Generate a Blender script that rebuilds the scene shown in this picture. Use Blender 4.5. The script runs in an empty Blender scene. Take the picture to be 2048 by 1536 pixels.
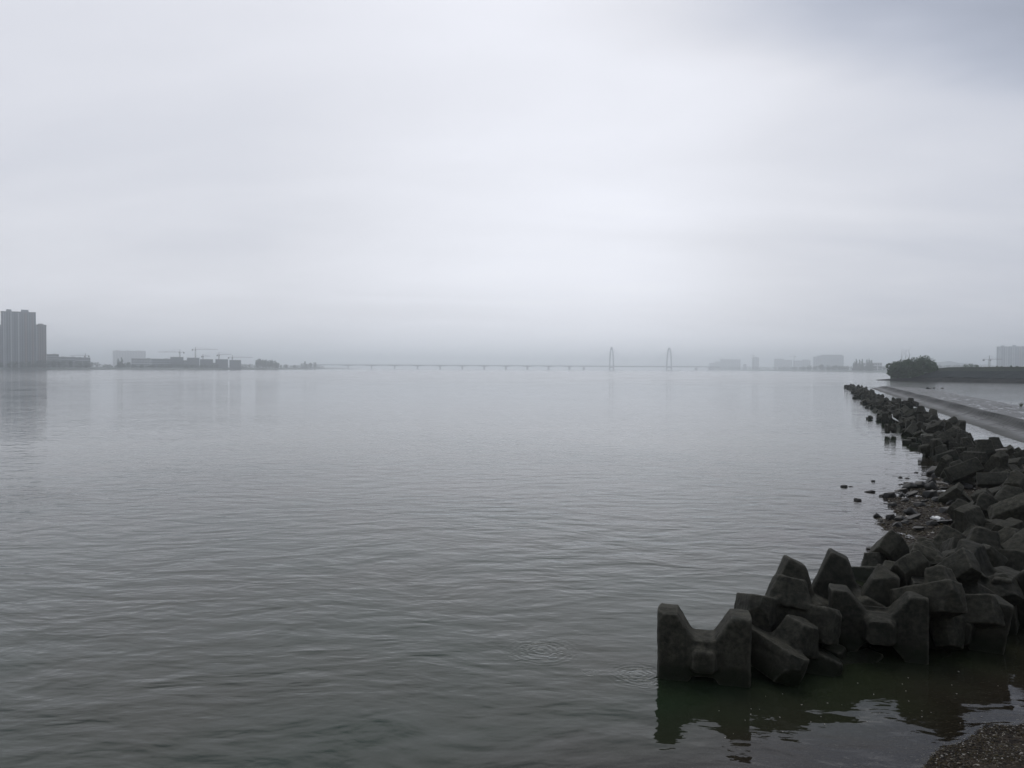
import bpy, bmesh, math, random
import numpy as np
from mathutils import Vector, Matrix, Euler, noise as mnoise

R = math.radians
S = bpy.context.scene
COL = S.collection
rnd = random.Random(7)
rng = np.random.default_rng(11)

# ------------------------------------------------------------ camera
CAM_H = 5.0
FPX = 1500.0                       # focal length in pixels of the 2048 px wide photograph
PITCH = math.atan(30.8 / FPX)
ROLL = 0.0042
fw = Vector((0, math.cos(PITCH), -math.sin(PITCH)))
rt0 = Vector((1, 0, 0))
up0 = rt0.cross(fw)
rt = (rt0 + up0 * ROLL).normalized()
up = rt.cross(fw)
CP = Vector((0, 0, CAM_H))
cam_d = bpy.data.cameras.new('camera')
cam = bpy.data.objects.new('camera', cam_d)
COL.objects.link(cam)
cam.matrix_world = Matrix(((rt.x, up.x, -fw.x, CP.x), (rt.y, up.y, -fw.y, CP.y), (rt.z, up.z, -fw.z, CP.z), (0, 0, 0, 1)))
cam_d.sensor_width = 36.0
cam_d.lens = 36.0 * FPX / 2048
cam_d.clip_start = 0.1
cam_d.clip_end = 40000
S.camera = cam


def ray(px, py):
    return (fw + rt * ((px - 1024) / FPX) - up * ((py - 768) / FPX))


def pix(px, py, z=0.0):
    """point of the plane at height z that the photograph shows at (px, py)"""
    d = ray(px, py)
    return CP + d * ((z - CAM_H) / d.z)


def pixY(px, py, Y):
    """point at depth Y that the photograph shows at (px, py)"""
    d = ray(px, py)
    return CP + d * (Y / d.y)


# ------------------------------------------------------------ sun, sky, exposure
HAZE_D = 0.00040
SUN_EL, SUN_AZ = R(58), R(14)      # azimuth clockwise from +Y
sl = bpy.data.lights.new('sun', 'SUN')
sl.energy = 1.1
sl.angle = R(35)
sl.color = (1.0, 0.97, 0.93)
sun = bpy.data.objects.new('sun', sl)
COL.objects.link(sun)
sd = Vector((math.sin(SUN_AZ) * math.cos(SUN_EL), math.cos(SUN_AZ) * math.cos(SUN_EL), math.sin(SUN_EL)))
sun.rotation_euler = sd.to_track_quat('Z', 'Y').to_euler()

W = bpy.data.worlds.new('World')
S.world = W
W.use_nodes = True
nt = W.node_tree
nt.nodes.clear()


class NG:
    """tiny helper for building node trees"""
    def __init__(s, tree):
        s.t = tree

    def n(s, typ, **kw):
        nd = s.t.nodes.new(typ)
        for k, v in kw.items():
            if k.startswith('_'):
                setattr(nd, k[1:], v)
            else:
                key = k.replace('__', ' ')
                s.set(nd, key, v)
        return nd

    def set(s, nd, key, v):
        sock = nd.inputs[int(key[1:])] if key[0] == 'i' and key[1:].isdigit() else nd.inputs[key]
        if isinstance(v, bpy.types.NodeSocket):
            s.t.links.new(v, sock)
        else:
            sock.default_value = v

    def math(s, op, a, b=0.0, c=None, clamp=False):
        nd = s.t.nodes.new('ShaderNodeMath')
        nd.operation = op
        nd.use_clamp = clamp
        for i, v in enumerate((a, b, c)):
            if v is None:
                continue
            s.set(nd, 'i%d' % i, v)
        return nd.outputs[0]

    def vmath(s, op, a, b=None):
        nd = s.t.nodes.new('ShaderNodeVectorMath')
        nd.operation = op
        s.set(nd, 'i0', a)
        if b is not None:
            s.set(nd, 'i1', b)
        return nd.outputs['Value'] if op in ('LENGTH', 'DISTANCE', 'DOT_PRODUCT') else nd.outputs[0]

    def ramp(s, fac, stops, interp='LINEAR'):
        nd = s.t.nodes.new('ShaderNodeValToRGB')
        s.t.links.new(fac, nd.inputs[0])
        cr = nd.color_ramp
        cr.interpolation = interp
        while len(cr.elements) < len(stops):
            cr.elements.new(0.5)
        for e, (p, c) in zip(cr.elements, stops):
            e.position = p
            e.color = (c, c, c, 1) if isinstance(c, (int, float)) else (c[0], c[1], c[2], 1)
        return nd.outputs[0]

    def mix(s, fac, a, b, blend='MIX'):
        nd = s.t.nodes.new('ShaderNodeMix')
        nd.data_type = 'RGBA'
        nd.blend_type = blend
        s.set(nd, 'i0', fac)
        s.set(nd, 'i6', a)
        s.set(nd, 'i7', b)
        return nd.outputs[2]

    def noise(s, vec, scale, detail=3.0, rough=0.5, dist=0.0):
        nd = s.n('ShaderNodeTexNoise', Vector=vec, Scale=scale, Detail=detail, Roughness=rough, Distortion=dist)
        return nd.outputs['Fac']

    def maprange(s, v, a, b, c=0.0, d=1.0, smooth=True):
        nd = s.t.nodes.new('ShaderNodeMapRange')
        nd.interpolation_type = 'SMOOTHSTEP' if smooth else 'LINEAR'
        s.set(nd, 'i0', v)
        for i, x in enumerate((a, b, c, d)):
            s.set(nd, 'i%d' % (i + 1), x)
        return nd.outputs[0]


def C4(r, g=None, b=None):
    return (r, g, b, 1.0) if g is not None else (r, r, r, 1.0)


g = NG(nt)
tc = g.n('ShaderNodeTexCoord')
dirv = tc.outputs['Generated']
sky = nt.nodes.new('ShaderNodeTexSky')
sky.sky_type = 'NISHITA'
sky.sun_disc = False
sky.sun_elevation = SUN_EL
sky.sun_rotation = SUN_AZ
sky.air_density = 1.5
sky.dust_density = 4.0
sep = g.n('ShaderNodeSeparateXYZ', Vector=dirv)
dz = g.math('MAXIMUM', sep.outputs[2], 0.0)
den = g.math('ADD', dz, 0.16)
cloud_p = g.n('ShaderNodeCombineXYZ', X=g.math('DIVIDE', sep.outputs[0], den), Y=g.math('DIVIDE', sep.outputs[1], den), Z=0.0)
mp = g.n('ShaderNodeMapping', Vector=cloud_p.outputs[0], Location=(3.1, 0.7, 0), Rotation=(0, 0, R(-22)), Scale=(0.42, 0.85, 1))
n1 = g.noise(mp.outputs[0], 1.1, 4.0, 0.5, 0.6)
n2 = g.noise(mp.outputs[0], 3.0, 5.0, 0.55, 0.4)
# broad veil: bright thin cloud ahead, a heavier dark bank high on the right


def lobe(px, py, c0, c1):
    v = ray(px, py).normalized()
    return g.maprange(g.vmath('DOT_PRODUCT', dirv, (v.x, v.y, v.z)), c0, c1)


l_bright = lobe(1500, 300, 0.80, 1.0)
l_bright2 = lobe(600, 330, 0.80, 1.0)
l_dark3 = lobe(2300, 620, 0.84, 1.0)
l_left = lobe(-350, 250, 0.80, 1.0)
# heavier cloud bank on the sheet overhead to the right: its near edge crosses the top right of the view
den2 = g.math('ADD', dz, 0.01)
SX = g.math('DIVIDE', sep.outputs[0], den2)
SY = g.math('DIVIDE', sep.outputs[1], den2)
SYw = g.math('ADD', SY, g.math('MULTIPLY', g.math('SUBTRACT', n1, 0.5), 0.7))
SYw = g.math('SUBTRACT', SYw, g.math('MULTIPLY', SX, 0.22))
bank_ = g.math('MULTIPLY', g.maprange(SYw, 2.32, 1.72), g.maprange(SX, -0.2, 1.0))
bank_ = g.math('MULTIPLY', bank_, g.maprange(SY, 1.2, 2.0, 0.25, 1.0))
base = g.math('ADD', 0.765, g.math('MULTIPLY', g.math('SUBTRACT', n1, 0.5), 0.26))
base = g.math('ADD', base, g.math('MULTIPLY', g.math('SUBTRACT', n2, 0.5), 0.10))
base = g.math('ADD', base, g.math('MULTIPLY', l_bright, 0.15))
base = g.math('ADD', base, g.math('MULTIPLY', l_bright2, 0.06))
base = g.math('SUBTRACT', base, g.math('MULTIPLY', l_dark3, 0.20))
base = g.math('SUBTRACT', base, g.math('MULTIPLY', l_left, 0.04))
base = g.math('SUBTRACT', base, g.math('MULTIPLY', bank_, 0.34))
base = g.math('MULTIPLY', base, g.maprange(dz, 0.43, 0.64, 1.0, 0.50))
hz = g.maprange(dz, 0.0, 0.22, 1.11, 1.0)
base = g.math('MULTIPLY', base, hz)
tint = g.mix(g.maprange(base, 0.40, 0.85), C4(0.81, 0.89, 1.10), C4(0.962, 0.976, 1.055))
ccol = g.vmath('SCALE', tint)
ccol.node.inputs['Scale'].default_value = 1.0
nt.links.new(base, ccol.node.inputs['Scale'])
bg1 = g.n('ShaderNodeBackground', Color=sky.outputs[0], Strength=0.08)
bg2 = g.n('ShaderNodeBackground', Color=ccol, Strength=1.0)
mx = g.n('ShaderNodeMixShader', i0=0.93, i1=bg1.outputs[0], i2=bg2.outputs[0])
out = g.n('ShaderNodeOutputWorld', Surface=mx.outputs[0])

S.view_settings.view_transform = 'Standard'
S.view_settings.look = 'None'
S.view_settings.exposure = 0.0
S.view_settings.gamma = 1.0
S.render.engine = 'CYCLES'
S.cycles.use_denoising = True
S.cycles.max_bounces = 6
S.cycles.volume_bounces = 2
S.cycles.transparent_max_bounces = 8
S.cycles.use_adaptive_sampling = True
S.cycles.adaptive_threshold = 0.01
S.cycles.sample_clamp_indirect = 4.0


# ------------------------------------------------------------ helpers
def tag(o, label=None, cat=None, group=None, kind=None):
    if label: o['label'] = label
    if cat: o['category'] = cat
    if group: o['group'] = group
    if kind: o['kind'] = kind
    return o


def link(name, me, mat=None, parent=None, loc=None, rot=None):
    o = bpy.data.objects.new(name, me)
    COL.objects.link(o)
    if mat is not None and me is not None and not me.materials:
        me.materials.append(mat)
    if parent is not None:
        o.parent = parent
    if loc is not None:
        o.location = loc
    if rot is not None:
        o.rotation_euler = rot
    return o


def thing(name, label, cat, loc=(0, 0, 0), rz=0.0, group=None):
    o = bpy.data.objects.new(name, None)
    COL.objects.link(o)
    o.empty_display_size = 0.2
    o.location = loc
    o.rotation_euler = (0, 0, rz)
    return tag(o, label, cat, group)


class MB:
    """collects shapes for ONE mesh"""
    def __init__(s):
        s.v = []
        s.f = []

    def box(s, x0, x1, y0, y1, z0, z1, M=None):
        b = len(s.v)
        pts = [(x0, y0, z0), (x1, y0, z0), (x1, y1, z0), (x0, y1, z0), (x0, y0, z1), (x1, y0, z1), (x1, y1, z1), (x0, y1, z1)]
        if M is not None:
            pts = [tuple(M @ Vector(p)) for p in pts]
        s.v += pts
        s.f += [tuple(b + i for i in q) for q in ((0, 3, 2, 1), (4, 5, 6, 7), (0, 1, 5, 4), (1, 2, 6, 5), (2, 3, 7, 6), (3, 0, 4, 7))]
        return s

    def frustum(s, base, top):
        """two equal rings of points"""
        b = len(s.v)
        n = len(base)
        s.v += list(base) + list(top)
        s.f.append(tuple(b + i for i in reversed(range(n))))
        s.f.append(tuple(b + n + i for i in range(n)))
        for i in range(n):
            j = (i + 1) % n
            s.f.append((b + i, b + j, b + n + j, b + n + i))
        return s

    def bar(s, a, b_, r0, r1=None, n=5):
        a, b_ = Vector(a), Vector(b_)
        r1 = r0 if r1 is None else r1
        d = (b_ - a)
        if d.length < 1e-6:
            return s
        d.normalize()
        q = d.orthogonal().normalized()
        w = d.cross(q)
        ra = [tuple(a + (q * math.cos(2 * math.pi * i / n) + w * math.sin(2 * math.pi * i / n)) * r0) for i in range(n)]
        rb = [tuple(b_ + (q * math.cos(2 * math.pi * i / n) + w * math.sin(2 * math.pi * i / n)) * r1) for i in range(n)]
        return s.frustum(ra, rb)

    def mesh(s, name):
        me = bpy.data.meshes.new(name)
        me.from_pydata([tuple(p) for p in s.v], [], s.f)
        me.update()
        return me

    def build(s, name, mat, parent=None, loc=None, rot=None):
        return link(name, s.mesh(name), mat, parent, loc, rot)


def smooth(me):
    me.polygons.foreach_set('use_smooth', [True] * len(me.polygons))


def mat_new(name):
    m = bpy.data.materials.new(name)
    m.use_nodes = True
    m.node_tree.nodes.clear()
    return m, NG(m.node_tree)


def simple(name, c0, c1=None, scale=0.3, rough=0.8, bump=0.0, coords='Object', spec=0.3):
    m, g = mat_new(name)
    tc = g.n('ShaderNodeTexCoord')
    f = g.noise(tc.outputs[coords], scale, 5.0, 0.6)
    col = g.mix(g.maprange(f, 0.3, 0.7), C4(*c0), C4(*(c1 or [x * 0.7 for x in c0])))
    p = g.n('ShaderNodeBsdfPrincipled', Base__Color=col, Roughness=rough)
    p.inputs['Specular IOR Level'].default_value = spec
    if bump:
        b = g.n('ShaderNodeBump', Strength=0.6, Distance=bump, Height=f)
        g.set(p, 'Normal', b.outputs[0])
    g.n('ShaderNodeOutputMaterial', Surface=p.outputs[0])
    return m


M = {}
M['render_grey'] = simple('grey_render', (0.26, 0.285, 0.31), (0.21, 0.23, 0.25), 0.05)
M['render_brown'] = simple('brown_render', (0.31, 0.275, 0.275), (0.25, 0.225, 0.22), 0.05)
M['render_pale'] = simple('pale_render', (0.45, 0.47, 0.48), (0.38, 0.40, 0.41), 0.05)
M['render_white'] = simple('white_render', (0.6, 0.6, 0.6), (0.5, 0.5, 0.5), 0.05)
M['scaffold'] = simple('netted_shell', (0.17, 0.20, 0.22), (0.13, 0.15, 0.17), 0.4)
M['window'] = simple('window_glass', (0.035, 0.04, 0.05), (0.06, 0.065, 0.07), 0.1, 0.25)
M['slab'] = simple('slab_edge', (0.32, 0.32, 0.32), None, 0.1)
M['crane'] = simple('crane_steel', (0.10, 0.09, 0.08), None, 0.2, 0.6)
M['bridge'] = simple('bridge_concrete', (0.38, 0.41, 0.43), (0.32, 0.35, 0.37), 0.02)
M['revet'] = simple('bank_revetment', (0.15, 0.17, 0.165), (0.10, 0.115, 0.105), 0.06, 0.85)
M['leaf_far'] = simple('far_foliage', (0.060, 0.090, 0.070), (0.04, 0.06, 0.045), 0.15, 0.9)
M['bark'] = simple('bark', (0.06, 0.05, 0.042), (0.035, 0.03, 0.026), 2.0, 0.9)
M['wood'] = simple('weathered_wood', (0.16, 0.145, 0.12), (0.10, 0.09, 0.075), 6.0, 0.8)
M['paleboard'] = simple('pale_board', (0.36, 0.34, 0.31), (0.25, 0.235, 0.21), 9.0, 0.7)
M['plastic'] = simple('white_plastic', (0.8, 0.8, 0.78), (0.62, 0.62, 0.6), 14.0, 0.4)
M['feather'] = simple('white_feather', (0.8, 0.8, 0.78), (0.68, 0.68, 0.66), 20.0, 0.7)
M['darkfeather'] = simple('dark_feather', (0.03, 0.03, 0.03), None, 20.0, 0.7)
M['beak'] = simple('dark_beak', (0.05, 0.045, 0.03), None, 20.0, 0.5)
M['boat'] = simple('boat_hull', (0.05, 0.05, 0.055), None, 1.0, 0.6)
M['hill'] = simple('hill_woods', (0.05, 0.07, 0.05), (0.035, 0.05, 0.035), 0.004, 0.95)
M['reed'] = simple('dry_reed', (0.10, 0.10, 0.055), (0.06, 0.07, 0.035), 3.0, 0.9)


# ------------------------------------------------------------ ground under and beside the water
def np_noise(x, y, sc, seed=0.0):
    return np.array([mnoise.noise(Vector((a * sc + seed, b * sc - seed, seed * 0.37))) for a, b in zip(x, y)])


SH_P, SH_N = Vector((5.10, 9.42)), Vector((0.464, -0.886))
BANK = [(10.3, 20.0), (11.5, 22), (12.0, 24.2), (13.0, 26), (14.6, 28.5), (16.6, 31), (19.0, 34), (22.0, 38), (26, 43.5), (33, 44),
        (45, 40), (62, 34), (66, 20), (40, 15.5), (24, 15.8), (15.5, 16.6), (12.6, 17.6), (10.9, 18.6)]


def sdist_poly(px, py, poly):
    """signed distance, positive inside"""
    n = len(poly)
    d = np.full(px.shape, 1e9)
    inside = np.zeros(px.shape, bool)
    for i in range(n):
        ax, ay = poly[i]
        bx, by = poly[(i + 1) % n]
        ex, ey = bx - ax, by - ay
        t = np.clip(((px - ax) * ex + (py - ay) * ey) / (ex * ex + ey * ey), 0, 1)
        d = np.minimum(d, np.hypot(px - ax - t * ex, py - ay - t * ey))
        c = ((ay > py) != (by > py)) & (px < (bx - ax) * (py - ay) / (by - ay + 1e-12) + ax)
        inside ^= c
    return np.where(inside, d, -d)


def terrain_z(x, y):
    s = (x - SH_P.x) * SH_N.x + (y - SH_P.y) * SH_N.y
    s = s + 0.12 * np.sin(x * 2.1 + 0.5) + 0.06 * np.sin(x * 5.3 + y)
    near = np.where(s > 0, np.minimum(3.3, 0.16 * s + 0.062 * s * s), np.maximum(-2.4, 0.24 * s))
    sd = sdist_poly(x, y, BANK) + 0.35 * np.sin(x * 1.3 + y * 0.7) + 0.18 * np.sin(x * 3.7 - y * 2.1)
    bank = np.where(sd > 0, 0.55 * (1 - np.exp(-sd * 0.16)), np.maximum(-2.4, 0.14 * sd))
    z = np.maximum(near, bank)
    return z


def grid_axis(lo, hi, dlo, dhi, step, grow=1.25):
    """dense between dlo and dhi, growing steps out to lo and hi"""
    a = list(np.arange(dlo, dhi + 1e-6, step))
    d = step
    while a[-1] < hi:
        d *= grow
        a.append(min(hi, a[-1] + d))
    d = step
    while a[0] > lo:
        d *= grow
        a.insert(0, max(lo, a[0] - d))
    return np.array(a)


def grid_mesh(name, xs, ys, zfun):
    X, Y = np.meshgrid(xs, ys)
    X, Y = X.ravel(), Y.ravel()
    Z = zfun(X, Y)
    nx, ny = len(xs), len(ys)
    i = np.arange(nx * ny).reshape(ny, nx)
    F = np.stack([i[:-1, :-1].ravel(), i[:-1, 1:].ravel(), i[1:, 1:].ravel(), i[1:, :-1].ravel()], 1)
    me = bpy.data.meshes.new(name)
    me.vertices.add(len(X))
    me.vertices.foreach_set('co', np.stack([X, Y, Z], 1).ravel())
    me.loops.add(F.size)
    me.loops.foreach_set('vertex_index', F.ravel())
    me.polygons.add(len(F))
    me.polygons.foreach_set('loop_start', np.arange(0, F.size, 4))
    me.polygons.foreach_set('loop_total', np.full(len(F), 4))
    me.update()
    me.validate()
    smooth(me)
    return me, X, Y


def bed_z(X, Y):
    z = terrain_z(X, Y)
    near = (np.abs(X - 20) < 60) & (Y > -10) & (Y < 60)
    nz = np.zeros_like(z)
    idx = np.where(near)[0]
    nz[idx] = np_noise(X[idx], Y[idx], 1.7, 3.0) * 0.045 + np_noise(X[idx], Y[idx], 0.5, 8.0) * 0.08
    return z + nz


# shore and bed material: wet gravel, brown grit, pale shell specks
m, g = mat_new('wet_gravel')
tc = g.n('ShaderNodeTexCoord')
P = tc.outputs['Object']
vor = g.n('ShaderNodeTexVoronoi', Vector=P, Scale=26.0)
vor2 = g.n('ShaderNodeTexVoronoi', Vector=P, Scale=9.0)
sepc = g.n('ShaderNodeSeparateColor', Color=vor.outputs['Color'])
stone = g.ramp(sepc.outputs[0], [(0.0, (0.006, 0.005, 0.004)), (0.40, (0.016, 0.012, 0.009)), (0.65, (0.026, 0.018, 0.012)), (0.84, (0.042, 0.032, 0.022)),
                                 (0.95, (0.09, 0.08, 0.06)), (1.0, (0.30, 0.28, 0.24))])
patch = g.noise(P, 0.6, 4.0, 0.6)
mossy = g.mix(g.maprange(patch, 0.5, 0.62), stone, C4(0.024, 0.021, 0.008), 'MIX')
stone2 = g.mix(0.45, stone, mossy)
b = g.n('ShaderNodeBump', Strength=0.9, Distance=0.03, Height=vor.outputs['Distance'])
b.invert = True
b2 = g.n('ShaderNodeBump', Strength=0.7, Distance=0.06, Height=vor2.outputs['Distance'], Normal=b.outputs[0])
b2.invert = True
p = g.n('ShaderNodeBsdfPrincipled', Base__Color=stone2, Roughness=0.75, Normal=b2.outputs[0])
p.inputs['Specular IOR Level'].default_value = 0.1
g.n('ShaderNodeOutputMaterial', Surface=p.outputs[0])
M['gravel'] = m

EXT = 9000.0
xs = grid_axis(-EXT, EXT, -6, 48, 0.3)
ys = grid_axis(-EXT, EXT, 2, 50, 0.3)
me, X, Y = grid_mesh('riverbed', xs, ys, bed_z)
tag(link('riverbed', me, M['gravel']), kind='structure')

# ------------------------------------------------------------ water
xs = grid_axis(-EXT, EXT, -6, 40, 0.25)
ys = grid_axis(-EXT, EXT, 4, 48, 0.25)
me, X, Y = grid_mesh('river_water', xs, ys, lambda x, y: np.zeros_like(x))
dep = -bed_z(X, Y)
at = me.attributes.new('depth', 'FLOAT', 'POINT')
at.data.foreach_set('value', np.clip(dep, 0, 3).astype(np.float32))
RINGS = [(pix(1083, 1302), 0.95, 1.1, 0.12), (pix(1276, 1350), 0.75, 1.0, 0.11), (pix(1176, 1344), 0.28, 0.6, 0.055), (pix(1322, 1368), 0.4, 0.4, 0.06),
         (pix(1745, 1082), 0.9, 0.55, 0.10)]

m, g = mat_new('river_water')
tc = g.n('ShaderNodeTexCoord')
P = tc.outputs['Object']
big = g.noise(P, 0.035, 3.0, 0.5)          # calm and ruffled patches
warp = g.n('ShaderNodeTexNoise', Vector=P, Scale=0.10, Detail=2.0)
wv = g.vmath('SUBTRACT', warp.outputs['Color'], (0.5, 0.5, 0.5))
Pw = g.vmath('ADD', P, g.vmath('MULTIPLY', wv, (3.0, 3.0, 0.0)))


def wave(scx, scy, rot, detail=2.0, r=0.5):
    mp = g.n('ShaderNodeMapping', Vector=Pw, Rotation=(0, 0, R(rot)), Scale=(scx, scy, 1))
    return g.noise(mp.outputs[0], 1.0, detail, r, 0.25)


w1 = wave(0.72, 1.40, -17, 2.2, 0.45)      # long low swell, crests rising to the right
w2 = wave(1.9, 3.7, 24, 2.5, 0.5)       # crossing ripples from the shore side
w3 = wave(4.4, 7.5, -8, 2.0, 0.5)       # fine ripples
w4 = wave(9.0, 20.0, 10, 1.5, 0.5)
calm = g.maprange(big, 0.38, 0.62, 0.55, 1.15)
ruf = g.maprange(g.vmath('DISTANCE', P, (190.0, 250.0, 0.0)), 60.0, 170.0, 3.2, 1.0)
calm = g.math('MULTIPLY', calm, ruf)
H = g.math('MULTIPLY', w1, 0.076)
H = g.math('ADD', H, g.math('MULTIPLY', w2, 0.021))
H = g.math('ADD', H, g.math('MULTIPLY', g.math('MULTIPLY', w3, calm), 0.0050))
H = g.math('ADD', H, g.math('MULTIPLY', g.math('MULTIPLY', w4, calm), 0.0006))
H = g.math('MULTIPLY', H, g.maprange(g.vmath('LENGTH', P), 12.0, 55.0, 1.0, 0.45))
H = g.math('MULTIPLY', H, g.maprange(g.vmath('LENGTH', P), 110.0, 420.0, 1.0, 2.1))
H = g.math('MULTIPLY', H, g.maprange(big, 0.36, 0.64, 0.72, 1.22))
# the sheltered pool behind the blocks is calmer
pool = g.vmath('DISTANCE', P, tuple(pix(1750, 1420)))
H = g.math('MULTIPLY', H, g.maprange(pool, 3.0, 9.0, 0.55, 1.0))
for (c, rad, amp, lam) in RINGS:
    wob = g.math('MULTIPLY', g.math('SUBTRACT', w3, 0.5), 0.22)
    dd = g.math('ADD', g.vmath('DISTANCE', P, (c.x, c.y, 0.0)), wob)
    ring = g.math('SINE', g.math('MULTIPLY', dd, 2 * math.pi / lam))
    env = g.maprange(dd, rad, rad * 0.15, 0.0, 1.0)
    H = g.math('ADD', H, g.math('MULTIPLY', g.math('MULTIPLY', ring, env), 0.0020 * amp))
bump = g.n('ShaderNodeBump', Strength=1.0, Distance=1.0, Height=H)
fr = g.n('ShaderNodeFresnel', IOR=1.38, Normal=bump.outputs[0])
dp = g.n('ShaderNodeAttribute')
dp.attribute_name = 'depth'
trans = g.math('POWER', 2.718, g.math('MULTIPLY', dp.outputs['Fac'], -8.0))
murk_n = g.noise(P, 0.22, 3.0, 0.5)
murk = g.mix(g.maprange(murk_n, 0.35, 0.65), C4(0.014, 0.027, 0.014), C4(0.022, 0.027, 0.014))
murk = g.mix(g.maprange(g.math('ADD', dp.outputs['Fac'], g.math('MULTIPLY', g.math('SUBTRACT', murk_n, 0.5), 1.6)), 0.05, 0.75), C4(0.027, 0.022, 0.016), murk)
dif = g.n('ShaderNodeBsdfDiffuse', Color=murk)
tr = g.n('ShaderNodeBsdfTransparent', Color=C4(0.9, 0.88, 0.8))
body = g.n('ShaderNodeMixShader', i0=trans, i1=dif.outputs[0], i2=tr.outputs[0])
far_r = g.maprange(g.vmath('LENGTH', P), 25.0, 450.0, 0.03, 0.10)
gl = g.n('ShaderNodeBsdfGlossy', Color=C4(0.97), Roughness=far_r, Normal=bump.outputs[0])
mxs = g.n('ShaderNodeMixShader', i0=fr.outputs[0], i1=body.outputs[0], i2=gl.outputs[0])
g.n('ShaderNodeOutputMaterial', Surface=mxs.outputs[0])
M['water'] = m
tag(link('river_water', me, m), kind='structure')


# ------------------------------------------------------------ river banks far away
def bank_mesh(name, pts, inland, prof, mat):
    """pts: shoreline polyline; inland: unit vector per point pointing inland; prof: list of (offset, z)"""
    mb = MB()
    n = len(prof)
    for (p, d, k) in zip(pts, inland, [1] * len(pts)):
        for (o, z) in prof:
            mb.v.append((p[0] + d[0] * o, p[1] + d[1] * o, z))
    for i in range(len(pts) - 1):
        for j in range(n - 1):
            a = i * n + j
            mb.f.append((a, a + 1, a + n + 1, a + n))
    o = mb.build(name, mat)
    bm = bmesh.new(); bm.from_mesh(o.data)
    bmesh.ops.recalc_face_normals(bm, faces=bm.faces)
    if sum(f.normal.z for f in bm.faces) < 0:
        bmesh.ops.reverse_faces(bm, faces=bm.faces)
    bm.to_mesh(o.data); bm.free()
    return o


LB = [(-900, 1150), (-300, 1175), (0, 1190), (130, 1290), (250, 1390), (400, 1530), (500, 1670), (560, 1950), (620, 2350), (650, 2700)]
lp = [(pixY(px, 738, Y).x, Y) for px, Y in LB]
bank_mesh('left_bank', lp, [(-0.15, 1.0)] * len(lp), [(-4, -1.5), (0, 0.0), (0.1, 0.35), (9, 2.9), (16, 3.3), (60, 3.6), (3500, 6.0)], M['revet'])['kind'] = 'structure'
sp = [(pixY(px, 738, Y).x, Y) for px, Y in [(560, 2050), (640, 2500), (680, 2900), (706, 3080)]]
bank_mesh('left_bank_spit', sp, [(-0.5, 1.0)] * 4, [(-3, -1.2), (0, 0.0), (6, 1.5), (30, 2.0), (60, 1.2), (75, -1.0)], M['revet'])['kind'] = 'structure'
RB = [(1390, 6400), (1440, 4300), (1500, 3200), (1600, 2480), (1700, 1900), (1775, 1480), (1900, 1330), (2048, 1230), (2500, 1000), (4000, 500)]
rp = [(pixY(px, 740, Y).x, Y) for px, Y in RB]
bank_mesh('right_bank', rp, [(0.85, 0.5)] * len(rp), [(-4, -1.5), (0, 0.0), (12, 2.6), (60, 3.2), (2200, 5.0)], M['revet'])['kind'] = 'structure'

# hills lost in the haze behind the right bank
mb = MB()
hx = [pixY(px, 700, 3900).x for px in range(1780, 2160, 10)]
for i, x in enumerate(hx):
    k = i / (len(hx) - 1)
    h = 8 + 36 * math.exp(-((k - 0.28) / 0.16) ** 2) + 26 * math.exp(-((k - 0.62) / 0.3) ** 2) + 3 * math.sin(i * 1.7)
    mb.v += [(x, 3700, 0), (x, 3800, h * 0.7), (x, 3900, h), (x, 4100, h * 0.6), (x, 4300, 0)]
for i in range(len(hx) - 1):
    for j in range(4):
        a = i * 5 + j
        mb.f.append((a, a + 5, a + 6, a + 1))
o = mb.build('hills', M['hill']); smooth(o.data); o['kind'] = 'structure'


# ------------------------------------------------------------ foliage
def leaf_cloud(name, lobes, count, size, mat, parent=None, seed=1, shell=0.55, flat=0.75):
    """leaf-sized quads scattered through lobes (cx,cy,cz,rx,ry,rz)"""
    r = np.random.default_rng(seed)
    vol = np.array([l[3] * l[4] + l[4] * l[5] + l[3] * l[5] for l in lobes], float)
    pick = r.choice(len(lobes), count, p=vol / vol.sum())
    L = np.array(lobes)[pick]
    d = r.normal(size=(count, 3)); d /= np.linalg.norm(d, axis=1)[:, None]
    rad = shell + (1 - shell) * r.random(count) ** 0.6
    bumpy = 1 + 0.10 * np.sin(d[:, 0] * 7 + L[:, 0]) * np.cos(d[:, 2] * 6 + L[:, 1]) + r.normal(size=count) * 0.075
    c = L[:, :3] + d * L[:, 3:] * (rad * bumpy)[:, None]
    a = r.normal(size=(count, 3)); a[:, 2] *= flat; a /= np.linalg.norm(a, axis=1)[:, None]
    b = np.cross(a, r.normal(size=(count, 3))); b /= np.linalg.norm(b, axis=1)[:, None]
    s = size * (0.5 + r.random(count))[:, None]
    q = np.stack([c - a * s, c - b * s * 0.55, c + a * s, c + b * s * 0.55], 1).reshape(-1, 3)
    me = bpy.data.meshes.new(name)
    me.vertices.add(len(q)); me.vertices.foreach_set('co', q.ravel())
    me.loops.add(count * 4); me.loops.foreach_set('vertex_index', np.arange(count * 4))
    me.polygons.add(count)
    me.polygons.foreach_set('loop_start', np.arange(0, count * 4, 4))
    me.polygons.foreach_set('loop_total', np.full(count, 4))
    me.update()
    return link(name, me, mat, parent)


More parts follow.
